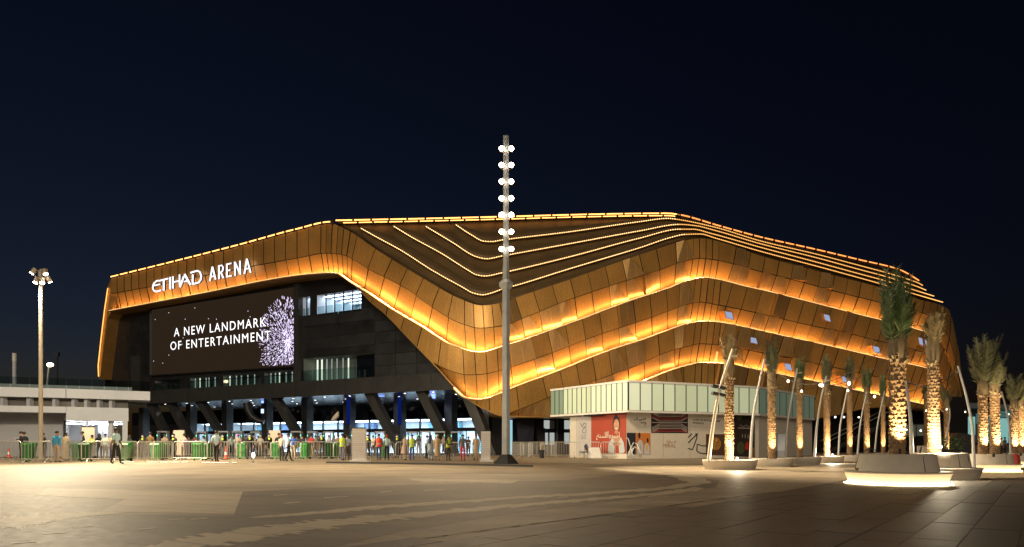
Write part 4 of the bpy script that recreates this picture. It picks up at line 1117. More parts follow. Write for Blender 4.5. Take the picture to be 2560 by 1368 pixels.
multi(WB, [[(1592,1136),(1593,1108),(1599,1100),(1604,1101),(1608,1112),(1608,1136)], [(1610,1136),(1611,1114),(1615,1108),(1620,1109),(1624,1118),(1624,1136)]], fm('denim_white', (0.55, 0.58, 0.60)), 'print_jackets', 0.026, og)
multi(WB, [ell(1600.5,1093,3.2,5.5), ell(1617,1104,3,5)], skin_p, 'print_faces', 0.029, og)
multi(WB, [ell(1598.5,1089,3,7.5), ell(1619,1101,2.6,6)], hair_p, 'print_hair', 0.032, og)
multi(WB, [[(1615,1113),(1619,1113),(1619,1126),(1615,1126)]], fm('yellow', (0.7, 0.45, 0.06)), 'print_shirt', 0.032, og)
tan = fm('tan_ink', (0.42, 0.22, 0.13))
wtext(WB, 'MIRAL', (1657, 1118.5), (1690, 1119.5), 9.5, tan, 'wall_lettering', 0.02, None, 1.0)
mi = []
for pts in ([(1668,1102),(1667,1106),(1670,1107),(1672,1103)], [(1674,1099),(1674,1106),(1671,1107)], [(1676,1104),(1678,1106),(1676,1108)], [(1678,1106),(1686,1106),(1687,1103),(1690,1103),(1689,1106)]): mi += stroke_px(pts, 1.0)
multi(WB, mi, tan, 'wall_lettering', 0.02, None)
gl = stroke_px([(1720,1094),(1730,1084.5)], 2.4) + stroke_px([(1720,1107.5),(1742,1086),(1742,1095),(1731,1124.5),(1720,1121)], 2.4) + stroke_px([(1738,1085),(1746,1085)], 2.4) + stroke_px([(1766,1114.5),(1756,1115),(1743,1110.5),(1742,1128),(1752,1133.5),(1766,1134.5)], 2.4)
multi(WB, gl, ink, 'wall_emblem', 0.02, None)
fd = poly(WB, ((1765,1137.5),(1816,1139),(1816,1086),(1765,1085.5)), fm('food_brown', (0.10, 0.055, 0.03)), 'poster', 0.02)
fd['label'] = 'dark poster of a round dish of food'
multi(WB, [ell(1790,1110,12.5,16)], fm('food_orange', (0.50, 0.22, 0.06)), 'print_dish', 0.026, fd)
fq = random.Random(4); bits = [[], [], []]
for i in range(46):
    a, r = fq.uniform(0, 6.28), fq.random()**.5; bits[i % 3].append(ell(1790+math.cos(a)*r*10.5, 1110+math.sin(a)*r*13.5, fq.uniform(.8, 2.2), fq.uniform(.8, 2.4), 6))
for b, (nm, c) in zip(bits, (('leaf_green', (0.09, 0.14, 0.03)), ('tomato', (0.5, 0.08, 0.03)), ('corn', (0.65, 0.42, 0.08)))): multi(WB, b, fm(nm, c), 'print_food', 0.030, fd)
# shop front: recessed dark glass with goods
sf = poly(WB, ((1833,1141),(1887,1143),(1887,1037),(1833,1036)), fm('shop_dark', (0.035, 0.028, 0.024), 0.2), 'shop_window', 0.02)
multi(WB, [ell(1848,1042,7,9), ell(1852,1120,10,16)], fm('plant_print', (0.06, 0.075, 0.03)), 'window_plant', 0.026, sf)
multi(WB, stroke_px([(1845,1070),(1876,1071)], 3) + stroke_px([(1856,1086),(1856,1094)], 2) + stroke_px([(1863,1086),(1863,1095)], 2) + stroke_px([(1870,1087),(1870,1096)], 2) + stroke_px([(1850,1062),(1858,1067),(1866,1063),(1874,1068)], 1.6), fm('shop_pale', (0.30, 0.25, 0.2)), 'window_lettering', 0.026, sf)
multi(WB, [[(1881,1142),(1886,1142),(1886,1119),(1881,1120)]], fm('wood', (0.20, 0.10, 0.03)), 'counter', 0.026, sf)
multi(WB, [[(1863,1124),(1871,1124),(1871,1104),(1864,1108)]], fm('red_cloth', (0.5, 0.02, 0.02)), 'hanging_cloth', 0.026, sf)
m2 = MB(); m2.box(WA.at(1484, 1038, 0.25), (2.0, 0.3, 0.12), math.atan2(WA.t.y, WA.t.x)); kp(m2.build('wall_lamp', M['black']))
# a vertical seam here and there between the boards of the hoarding
for w, x in ((WB, 1658), (WB, 1725), (WA, 1441)):
    poly(w, ((x-.3,1143),(x+.3,1143),(x+.3,1036),(x-.3,1036)), fm('seam', (0.3, 0.26, 0.2)), 'board_joint', 0.016)

# ------------------------------------------------------------------ white pavilion on the left
pav = thing('white_pavilion', 'low white pavilion with a glass railed roof terrace and a brightly lit open room', 'pavilion', GX(165, 55.5))
PI_ = Matrix.Translation(-GX(165, 55.5))
def vp(o, parent=None):
    o.parent = parent or pav; o.matrix_parent_inverse = PI_ if parent is None else Matrix.Identity(4); return o
PA, PB, PC, PD = GX(-170, 52.0), GX(166, 55.5), GX(321, 57.8), GX(375, 58.6)
def vface(m, a, b, z0, z1, n_=0.0):
    t = (b-a).normalized(); n = Vector((t.y, -t.x, 0)); n = n if n.y < 0 else -n
    a, b = a+n*n_, b+n*n_
    m.face([Vector((*a.xy, z0)), Vector((*b.xy, z0)), Vector((*b.xy, z1)), Vector((*a.xy, z1))])
up = Vector((0, 1, 0))
m2 = MB()
for a, b in ((PA, PB), (PB, PC), (PC, PD)): seg_box(m2, a, b, 4.75, 5.5, 3.0, 0.35)
vp(m2.build('roof_slab', M['white']))
m2 = MB()
for a, b in ((PA, PB), (PB, PC)): seg_box(m2, a, b, 4.05, 4.75, 1.2, -0.5)
vp(m2.build('clerestory', mat('clerestory_grey', (0.10, 0.095, 0.09), 0.35)))
for i in range(9):
    a, b = (PA, PB) if i < 5 else (PB, PC); t = (i % 5 + 0.5)/5
    c = lerp(a, b, t); m2 = MB(); m2.box((c.x, c.y+0.25, 4.4), (0.25, 0.5, 0.7)); vp(m2.build('post', M['grey_wall']))
m2 = MB()
for a, b in ((PA, PB), (PB, PC)): seg_box(m2, a, b, 3.55 if a is PA else 2.95, 4.05, 1.0, 0.2)
vp(m2.build('lower_band', M['white']))
m2 = MB(); a, b = GX(-170, 54.0), GX(157, 57.3); vface(m2, a, b, 0, 3.6); m2.face([Vector((*b.xy, 0)), Vector((*PB.xy, 0)), Vector((*PB.xy, 3.6)), Vector((*b.xy, 3.6))]); vp(m2.build('wall', M['grey_wall']))
# lit room
ra, rb = GX(158, 55.6), GX(310, 57.6); dp = Vector((-3.6, 6.5, 0))
m2 = MB()
m2.face([Vector((*(ra+dp).xy, 0)), Vector((*(rb+dp).xy, 0)), Vector((*(rb+dp).xy, 2.95)), Vector((*(ra+dp).xy, 2.95))])
m2.face([Vector((*ra.xy, 0)), Vector((*(ra+dp).xy, 0)), Vector((*(ra+dp).xy, 2.95)), Vector((*ra.xy, 2.95))])
m2.face([Vector((*ra.xy, 2.95)), Vector((*rb.xy, 2.95)), Vector((*(rb+dp).xy, 2.95)), Vector((*(ra+dp).xy, 2.95))])
m2.face([Vector((*rb.xy, 0)), Vector((*(rb+dp).xy, 0)), Vector((*(rb+dp).xy, 2.95)), Vector((*rb.xy, 2.95))])
room_o = vp(m2.build('lit_room', M['white_room']))
M['room_led'] = emit('room_led', (0.95, 0.98, 1.0), 26.0)
for i in range(7):
    c = lerp(ra, rb, (i+0.6)/7.3); m2 = MB(); q_t = (1.2+(i % 3)*1.4)/6.5; m2.box((c.x+dp.x*q_t, c.y+dp.y*q_t, 2.75), (0.9, 0.16, 0.06)); vp(m2.build('ceiling_light', M['room_led']), room_o)
for x in (222, 254, 267):
    c = GX(x, 60.0); m2 = MB(); m2.box((c.x, c.y, 1.48), (0.4, 0.4, 2.94)); vp(m2.build('room_column', M['white_room']), room_o)
m2 = MB(); m2.hexa([GX(272,61.5)+Vector((0,0,2.3)), GX(279,61.5)+Vector((0,0,1.6)), GX(279,61.6)+Vector((0,0,1.6)), GX(272,61.6)+Vector((0,0,2.3)), GX(266,61.5)+Vector((0,0,2.9)), GX(279,61.5)+Vector((0,0,2.9)), GX(279,61.6)+Vector((0,0,2.9)), GX(266,61.6)+Vector((0,0,2.9))]); vp(m2.build('yellow_panel', fm('yellow_panel', (0.75, 0.5, 0.15))), room_o)
for x0, x1 in ((278, 283), (306, 319)):
    m2 = MB(); seg_box(m2, GX(x0, 57.3), GX(x1, 57.5), 0, 2.95, 0.3, 0.1); vp(m2.build('door_jamb', M['white']))
m2 = MB(); vface(m2, GX(284, 57.6), GX(306, 57.9), 0, 2.6); vp(m2.build('dark_doorway', M['black']))
# glass rail round the roof terrace
rail = [lerp(PA, PB, i/7) for i in range(7)] + [lerp(PB, PC, i/5) for i in range(5)] + [PC, PD]
for a, b in zip(rail, rail[1:]):
    t = (b-a).normalized(); m2 = MB(); vface(m2, a+t*0.03, b-t*0.03, 5.5, 6.35, 0.1); vp(m2.build('balustrade_pane', M['green_glass']))
m2 = MB(); c = GX(208, 62); m2.box((c.x, c.y, 5.9), (1.3, 0.4, 0.6)); vp(m2.build('planter_box', mat('hedge_green', (0.05, 0.09, 0.05), 0.8)))
m2 = MB(); a, b = GX(-170, 57), GX(330, 63); vface(m2, a, b, 5.45, 6.25); vp(m2.build('terrace_upstand', M['grey_wall']))

# poles that stand behind the pavilion
def plain(name, label, cat, base, build, group=None):
    t = thing(name, label, cat, base, 0, group); build(t); return t
def b1(t):
    m2 = MB(); m2.tube([(0, 0, 0), (0, 0, 10.5)], [0.20, 0.20], 10); m2.build('pole', M['white'], t)
    m2 = MB(); m2.tube([(0, 0, 10.5), (0, 0, 11.4)], [0.22, 0.22], 10); m2.build('cap', M['white_trim'], t)
plain('bollard_column', 'plain white column rising behind the pavilion at the far left', 'column', GX(36, 78), b1)
def b2(t):
    m2 = MB(); m2.tube([(0, 0, 0), (0.1, 0, 5), (0.55, 0, 9.6)], [0.12, 0.1, 0.07], 8); m2.build('pole', M['pole_grey'], t)
    m2 = MB(); m2.lathe([(0.02, -0.25), (0.28, -0.15), (0.32, 0.05), (0.2, 0.18), (0.02, 0.2)], (0.72, 0, 9.75), 12); m2.build('lamp_glass', emit('street_globe', (1.0, 0.88, 0.55), 9.0), t)
plain('street_lamp', 'bright warm street lamp shining beside the cream lamp pole', 'lamp', GX(109, 75), b2)
def b3(t):
    m2 = MB(); m2.tube([(0, 0, 0), (0, 0, 13.2)], [0.14, 0.10], 8); m2.build('pole', M['black'], t)
    m2 = MB(); m2.box((0, 0, 13.5), (0.5, 0.4, 0.6)); m2.build('lamp_head', M['black'], t)
plain('camera_pole', 'unlit dark pole with a box head above the pavilion terrace', 'pole', GX(143, 95), b3)

# ------------------------------------------------------------------ tall flood mast
MD = 35.0
base = GX(1265, MD)
mast = thing('flood_mast', 'tall grey tapered mast carrying seven pairs of white floodlights', 'light mast', base)
def mz(y): return H + (HY-y)*MD/F
m2 = MB()
def sqtube(m, segs):
    pr_ = None
    for (z, hw, hd) in segs:
        r = [Vector((-hw, -hd*0.3, z)), Vector((0.15*hw, -hd, z)), Vector((hw, -hd*0.3, z)), Vector((hw, hd, z)), Vector((-hw, hd, z))]
        if pr_:
            for i in range(5):
                j = (i+1) % 5; m.face([pr_[i], pr_[j], r[j], r[i]])
        pr_ = r
    m.face(pr_)
sqtube(m2, [(0.0, 0.21, 0.2), (mz(1139), 0.21, 0.2), (mz(900), 0.195, 0.18), (mz(722), 0.185, 0.17)]); m2.build('lower_shaft', M['mast'], mast)
m2 = MB(); sqtube(m2, [(mz(724), 0.20, 0.18), (mz(712), 0.35, 0.3), (mz(708), 0.35, 0.3), (mz(699), 0.18, 0.16)]); m2.build('collar', M['mast'], mast)
m2 = MB(); sqtube(m2, [(mz(700), 0.17, 0.15), (mz(668), 0.165, 0.15), (mz(660), 0.15, 0.14), (mz(340), 0.14, 0.13)]); m2.build('upper_shaft', M['mast'], mast)
m2 = MB(); sqtube(m2, [(0.0, 0.62, 0.6), (0.05, 0.62, 0.6), (mz(1137), 0.27, 0.26), (mz(1136), 0.2, 0.2)]); m2.build('foot', M['charcoal'], mast)
for i, y in enumerate((375, 416, 457, 499, 540, 582, 625)):
    for sx in (-1, 1):
        z = mz(y); hx = (-0.22 if sx < 0 else 0.27)
        m3 = MB(); m3.tube([(hx, -0.16, z), (hx, 0.12, z)], [0.12, 0.10], 10); hd = m3.build('lamp_head', M['charcoal'], mast)
        m3 = MB(); m3.tube([(hx, 0.0, z), (0, 0.0, z)], 0.03, 6); m3.build('bracket', M['mast'], mast)
        m3 = MB(); m3.lathe([(0.0, 0.02), (0.07, 0.0), (0.125, -0.03), (0.135, -0.05)], (0, 0, 0), 12)
        o = m3.build('lens', M['lamp_face'], hd); o.rotation_euler = (math.radians(-90), 0, 0); o.location = (hx, -0.17, z); o.rotation_euler = (math.radians(90), 0, 0); o.location = (hx, -0.22, z)
# ------------------------------------------------------------------ lamp pole on the left
LD = 38.5
lp = thing('flood_pole', 'cream lamp pole topped by a cluster of six tilted cylinder floodlights', 'lamp pole', GX(102, LD))
lz = lambda y: H+(HY-y)*LD/F
lx = lambda x: (x-102)*LD/F
m2 = MB(); m2.tube([(0, 0, 0.05), (0, 0, lz(690))], [0.115, 0.095], 14); m2.build('pole', M['pole_cream'], lp)
m2 = MB(); m2.box((0, 0, 0.09), (0.62, 0.62, 0.18)); m2.build('base_plate', M['stone'], lp)
m2 = MB(); m2.tube([(0, 0, lz(692)), (0, 0, lz(680))], [0.13, 0.13], 12); m2.tube([(0, 0, lz(681)), (0, 0, lz(673))], [0.05, 0.05], 10); m2.build('cap', M['pole_cream'], lp)
for (x, y, dx, dy) in ((88,680,-0.4,-0.35),(117,682,0.45,-0.35),(90,697,-0.3,0.3),(96,703,-0.1,-0.4),(112,705,0.3,-0.5),(119,698,0.35,0.25)):
    c = Vector((lx(x), dy*0.4, lz(y))); ax = Vector((dx, dy, -0.85)).normalized()
    m3 = MB(); m3.tube([c-ax*0.16, c+ax*0.16], 0.13, 12); h = m3.build('lamp_head', M['pole_cream'], lp)
    m3 = MB(); m3.disc(c+ax*0.163, ax, 0.115, 12); m3.build('lens', M['lamp_face'], h)
    m3 = MB(); m3.tube([c-ax*0.1, (0, 0, lz(y)+0.05)], 0.025, 6); m3.build('bracket', M['pole_cream'], lp)
# ------------------------------------------------------------------ the light of the mast and of the lamp pole
WARM = (1.0, 0.80, 0.52)
zt = [mz(y) for y in (375, 416, 457, 499, 540, 582, 625)]
for i, z in enumerate(zt):                       # half of the heads rake the plaza, the others the arena and the kiosk
    tgt = [(-16, 12, 0), (-24, 30, 0), (-9, 20, 0), (-18, 20, 0), (-6, 28, 0), (-12, 32, 0), (-30, 14, 0)][i]
    spot('mast_light', base+Vector((-0.22, -0.32, z)), tgt, 4700, 86, 1.0, WARM, 0.12, mast)
for i, (tgt, pw) in enumerate((((-8, 62, 9), 2500), ((18, 68, 14), 3000), ((14, 48, 1.5), 6000), ((-26, 68, 12), 4500), ((34, 72, 9), 5000), ((10.5, 26, 0), 42000))):
    spot('mast_light', base+Vector((0.27, 0.35 if i < 5 else -0.35, zt[i+1] if i < 5 else zt[3])), tgt, pw, 120 if i < 5 else 46, 1.0, WARM, 0.12, mast)  # narrow last spot added to brighten the paving between the low planters
for (dx, dy), tgt, pw in (((-0.6, -0.5), (-32, 29, 0), 4600), ((0.6, -0.5), (-12, 25, 0), 7800), ((0.1, -0.7), (-17, 16, 0), 8500), ((-0.6, 0.4), (-40, 54, 1.5), 8000), ((0.6, 0.4), (-18, 50, 1.0), 11000), ((0.5, -0.2), (-12, 39, 0.5), 20000), ((0.0, -0.55), (-26.6, 36.5, 0), 4000)):
    spot('pole_light', GX(102, LD)+Vector((dx, dy, lz(700))), tgt, pw, 110, 0.9, (1.0, 0.83, 0.56), 0.12, lp)

# ------------------------------------------------------------------ crowd barriers
def make_barrier(L):
    t = empty('crowd_barrier'); hh = 1.16
    m = MB(); r = 0.02
    m.tube([(-L/2, 0, 0.18), (-L/2, 0, hh-0.12), (-L/2+0.1, 0, hh), (L/2-0.1, 0, hh), (L/2, 0, hh-0.12), (L/2, 0, 0.18)], 0.026, 6)
    m.tube([(-L/2, 0, 0.2), (L/2, 0, 0.2)], 0.022, 6); m.build('frame', M['galv'], t)
    m = MB(); n = int(L/0.165)
    for i in range(1, n): m.beam((-L/2+L*i/n, 0, 0.2), (-L/2+L*i/n, 0, hh-0.01), 0.018, 0.018)
    m.build('bars', M['galv'], t)
    for s in (-1, 1):
        m = MB(); x = s*L*0.36
        m.beam((x, 0, 0.2), (x, -0.34, 0.012), 0.05, 0.02); m.beam((x, 0, 0.2), (x, 0.34, 0.012), 0.05, 0.02); m.build('foot', M['galv'], t)
    return t
proto = {}
ORD = ['first', 'second', 'third', 'fourth', 'fifth', 'sixth', 'seventh', 'eighth', 'ninth', 'tenth', 'eleventh', 'twelfth', 'thirteenth', 'fourteenth', 'fifteenth', 'sixteenth', 'seventeenth', 'eighteenth']
def barrier(a, b, label, group):
    a, b = Vector(a), Vector(b); L = round((b-a).length, 1)
    if L not in proto: proto[L] = make_barrier(L); o = proto[L]
    else: o = copy_tree(proto[L])
    o.location = (a+b)/2; o.rotation_euler = (0, 0, math.atan2((b-a).y, (b-a).x)); tag(o, label, 'barrier', group); return o
front_row = [(-48,37.4,53,37.2),(54,36.8,129,37.0),(161,38.2,203,40.2),(204,37.2,298,38.2),(301,38.8,343,41.0),(344,38.4,383,40.8),(384,39.4,433,41.2),(434,40,517,39.6),(519,41,600,42.5),(602,42.5,676,43.5),(677,43.2,752,43.6),(753,43.5,832,44.2),(834,44.2,912,45.0),(913,45.2,985,46.2),(990,47,1062,47.5),(1066,48.5,1116,49.5)]
for i, (x0, d0, x1, d1) in enumerate(front_row):
    barrier(GX(x0, d0), GX(x1, d1), f'galvanised crowd barrier, {ORD[i]} from the photo left edge in the front row', 'front row of crowd barriers')
back_row = [(430,55,490,55),(492,55.5,552,55),(556,55,616,55.5),(640,57,700,56.5),(738,56,798,56.5),(806,57,862,57.5),(1124,56,1182,56.5)]
for i, (x0, d0, x1, d1) in enumerate(back_row):
    barrier(GX(x0, d0), GX(x1, d1), f'galvanised crowd barrier behind the front row, {ORD[i]} of the back row from the left', 'back row of crowd barriers')
k_row = [(1280,50.0,1310,52.0),(1301,49.6,1331,51.6),(1322,49.4,1360,51.0),(1352,48.9,1392,50.6),(1378,48.7,1425,50.0),(1424,48.5,1502,48.0),(1503,47.9,1600,47.2)]
for i, (x0, d0, x1, d1) in enumerate(k_row):
    barrier(GX(x0, d0), GX(x1, d1), f'galvanised crowd barrier beside the kiosk, {ORD[i]} from the mast', 'crowd barriers beside the kiosk')

# ------------------------------------------------------------------ wheelie bins
def make_bin(m_):
    t = empty('wheelie_bin'); m = MB()
    a = [(-.21,-.24,.06),(.21,-.24,.06),(.21,.20,.06),(-.21,.20,.06)]; b = [(-.28,-.32,.98),(.28,-.32,.98),(.28,.28,.98),(-.28,.28,.98)]
    m.hexa([Vector(p) for p in a+b]); m.box((0, -.02, .96), (.62, .66, .06)); m.box((0, -.3, .6), (.3, .03, .3)); m.build('body', m_, t)
    m = MB(); m.hexa([Vector(p) for p in ((-.30,-.36,.99),(.30,-.36,.99),(.30,.34,.99),(-.30,.34,.99),(-.26,-.30,1.07),(.26,-.30,1.07),(.28,.30,1.10),(-.28,.30,1.10))]); m.tube([(-.27,.38,1.02),(.27,.38,1.02)], .02, 6); m.build('lid', m_, t)
    for s in (-1, 1):
        m = MB(); m.tube([(s*.22,.22,.1),(s*.28,.22,.1)], .1, 12); m.build('wheel', M['rubber'], t)
    return t
bp = {'g': make_bin(M['bin_green']), 'd': make_bin(M['bin_dark'])}; used = set()
for x, d, c, rz, lb in ((73,38.6,'g',0.15,'bright green wheelie bin left of the cream lamp pole'),(213,39.5,'d',0.3,'dark green wheelie bin in front of the lit room, the larger of two'),(196,42,'g',-0.4,'green wheelie bin half hidden behind the dark bin at the lit room'),(313,40,'g',0.1,'green wheelie bin right of the man in cyan and black'),(392,42.5,'g',0.0,'green wheelie bin behind barriers between guards left of the raking columns'),(408,43.4,'d',0.5,'dark green wheelie bin under the person in a black cap'),(494,42,'g',0.2,'green wheelie bin left of the second man in a cyan shirt'),(517,43,'d',-0.3,'dark green wheelie bin directly behind the cyan shirt man near the cone'),(606,46.5,'g',0.1,'light green wheelie bin right of the red cone'),(690,46,'g',0.2,'green wheelie bin under the second cream notice board'),(763,46.5,'g',-0.2,'green wheelie bin right of the man in royal blue'),(822,47,'d',0.3,'dark green wheelie bin behind the guard in a white mask'),(836,47.6,'g',0.0,'green wheelie bin just left of the yellow vest worker'),(962,49,'d',0.0,'dark green wheelie bin behind the orange vest worker')):
    o = bp[c] if c not in used else copy_tree(bp[c]); used.add(c)
    o.location = GX(x, d); o.rotation_euler = (0, 0, rz); tag(o, lb, 'bin', 'green wheelie bins behind the barriers')

# ------------------------------------------------------------------ cones, boards, totems, odds and ends
def cone(x, d, h, lb):
    t = thing('traffic_cone', lb, 'cone', GX(x, d)); m = MB(); m.box((0, 0, .02), (.38, .38, .04)); m.build('base', M['rubber'], t)
    m = MB(); m.lathe([(.15,.04),(.10,h*.35)], n=16); m.lathe([(.07,h*.58),(.03,h)], n=16); m.lathe([(.03,h),(0,h)], n=16); m.build('body', M['cone'], t)
    m = MB(); m.lathe([(.101,h*.35),(.071,h*.58)], n=16); m.build('reflective_band', M['cone_w'], t)
cone(565, 45, 0.85, 'red traffic cone with a white band right of a man in cyan')
cone(22, 50, 0.75, 'red traffic cone standing by the grey wall at the far left')
def board(x0, x1, y0, d, lb, top=True):
    a, b = GX(x0, d), GX(x1, d); z = H+(HY-y0)*d/F; t = thing('notice_board', lb, 'board', (a+b)/2); w = (b-a).length
    m = MB(); m.box((0, 0, z/2+.1), (w, .06, z-.2)); m.build('panel', M['paper'], t)
    for s in (-1, 1):
        m = MB(); m.box((s*(w/2-.05), .08, .1), (.05, .5, .2)); m.build('leg', M['charcoal'], t)
    if top: m = MB(); m.box((0, 0, z+.03), (w+.02, .08, .06)); m.build('top_rail', M['black'], t)
board(205, 237, 1068, 46, 'cream notice board in front of the brightly lit room')
board(434, 461, 1076, 50, 'cream notice board behind the guard and the man in pink', False)
board(672, 701, 1076, 52, 'cream notice board behind two guards left of a raking column', False)
def totem(x0, x1, y0, d, lb):
    a, b = GX(x0, d), GX(x1, d); z = H+(HY-y0)*d/F; w = (b-a).length; t = thing('sign_totem', lb, 'totem', (a+b)/2)
    n = 15
    m = MB(); m.box((0, .02, z/2+.05), (w*.94, .40, z-.1)); m.build('core', M['white'], t)
    for i in range(n):
        zz0 = .12+(z-.14)*i/n; m = MB(); m.box((0, 0, zz0+(z-.14)/n/2), (w, .5, (z-.14)/n-.012)); m.build('slat', M['totem'], t)
    m = MB(); m.box((0.06, -.05, .06), (w*1.5, .75, .12)); m.build('base', M['white_trim'], t)
    m = MB(); m.box((0, 0, z+.02), (w*.95, .45, .05)); m.build('cap', M['black'], t)
M['totem'] = mat('totem_white', (0.86, 0.80, 0.74), 0.6, 0, 0.05, 3.0, rand=0.05)
totem(883, 914, 1071, 37.5, 'tall white slatted totem standing among people left of the mast')
totem(1203, 1226, 1078, 39.5, 'shorter white slatted totem right beside the mast foot')
# glowing kerb line let into the paving at the barriers
M['kerb_led'] = emit('kerb_led', (1.0, 0.90, 0.72), 7.0)
for gi, (x0, y0, x1, y1) in enumerate(((300,1157,336,1156),(366,1157,396,1157),(400,1157,420,1157),(424,1157,448,1157),(452,1157,470,1156.6),(504,1158,525,1158),(528,1158,571,1158),(580,1158,592,1158))):
    a, b = G(x0, y0), G(x1, y1); t = thing('ground_light', f'white light bar flush in the paving ahead of the barriers, {ORD[gi]} from the left', 'ground light', (a+b)/2)
    m = MB(); m.box((0, 0, .02), ((b-a).length+.06, .10, .03)); m.build('housing', M['galv'], t); m = MB(); m.box((0, 0, .034), ((b-a).length, .06, .012)); m.build('diffuser', M['kerb_led'], t)
t = thing('floor_lamp', 'small blazing lamp on the ground at the end of the light bars', 'lamp', G(631, 1157))
m = MB(); m.tube([(0, 0, 0), (0, 0, .12)], .09, 10); m.tube([(0, 0, .1), (0.05, 0, .45)], .02, 6); m.build('stand', M['galv'], t)
m = MB(); m.lathe([(0.0, .26), (.06, .3), (.08, .4), (.06, .52), (0, .56)], (0.05, 0, 0), 10); m.build('bulb', emit('floor_bulb', (1, .93, .8), 14), t)
# security arches in front of the doors
def arch(x, d):
    t = empty('security_arch', GX(x, d)); m = MB()
    for s in (-1, 1): m.box((s*.42, 0, 1.05), (.07, .5, 2.1))
    m.box((0, 0, 2.14), (.92, .5, .12)); m.build('frame', M['grey_wall'], t)
    for s in (-1, 1):
        m = MB(); m.box((s*.42, -.26, 1.8), (.05, .03, .1)); m.build('status_light', M['green_led'], t)
    return t
M['green_led'] = emit('green_led', (0.1, 1.0, 0.45), 4.0)
for i, x in enumerate((408, 448, 505, 560, 595, 640, 742, 782, 822, 892, 950, 1032, 1064, 1100, 1140)):
    tag(arch(x, 62+(i % 3)), f'white walk-through security arch with green lights, {ORD[i]} from the left', 'security arch', 'security arches before the doors')
# chair and clothed table by the kiosk
t = thing('banquet_chair', 'blue backed chair beside the white clothed table by the kiosk', 'chair', GX(1459, 47.5), 0.5)
nb_ = mat('chair_blue', (0.03, 0.05, 0.14), 0.7); gold = mat('chair_gold', (0.45, 0.3, 0.1), 0.4, 0.5)
m = MB(); m.box((0, 0, .46), (.42, .42, .08)); m.build('seat', nb_, t)
m = MB(); m.lathe([(0, -.02), (.19, -.02), (.19, .03), (0, .03)], n=16, sy=1.3); o = m.build('backrest', nb_, t); o.rotation_euler = (math.radians(80), 0, math.radians(90)); o.location = (.24, 0, .78)
for sx in (-1, 1):
    for sy in (-1, 1):
        m = MB(); m.beam((sx*.19, sy*.19, 0), (sx*.19, sy*.19, .95 if sx > 0 else .44), .025, .025); m.build('leg', gold, t)
t = thing('cloth_table', 'table under a white cloth standing behind the barriers at the kiosk', 'table', GX(1480, 48.3))
m = MB(); m.hexa([Vector(p) for p in ((-.55,-.42,.02),(.62,-.42,.02),(.62,.42,.02),(-.55,.42,.02),(-.45,-.35,.76),(.48,-.35,.76),(.48,.35,.76),(-.45,.35,.76))]); m.build('cloth', M['white_trim'], t)
m = MB(); m.box((0, 0, .775), (.92, .7, .02)); m.build('top', M['white'], t)
# folded white frames leaning at the kiosk corner
t = thing('folded_frames', 'white folding tube frames leaning at the kiosk corner behind the barrier', 'frame', GX(1582, 46.2))
for pts in ([(1566,1094),(1571,1098),(1582,1139)], [(1571,1134),(1584,1106),(1592,1110),(1602,1132)], [(1576,1138),(1586,1117),(1598,1124)], [(1582,1120),(1571,1139)]):
    q = [P(x, y, 45.6)-GX(1582, 46.2) for x, y in pts]; m = MB(); m.tube(q, .03, 6); m.build('tube', M['white_trim'], t)
t = thing('wood_crate_plant', 'spiky dry plant in a dark pot among the barriers by the mast', 'plant', GX(1354, 49.0))
m = MB(); m.tube([(0, 0, 0), (0, 0, .6)], [.16, .2], 10); m.build('pot', M['rubber'], t)
q_ = random.Random(2); m = MB()
for i in range(40):
    a = q_.uniform(0, 6.28); l = q_.uniform(.4, .8); r = q_.uniform(.1, .45); b_ = Vector((0, 0, .55)); e = Vector((math.cos(a)*r, math.sin(a)*r, .55+l)); s_ = Vector((-math.sin(a), math.cos(a), 0))*.02
    m.face([b_-s_, b_+s_, e])
m.build('foliage', mat('dry_leaf', (0.22, 0.17, 0.08), 0.7), t)

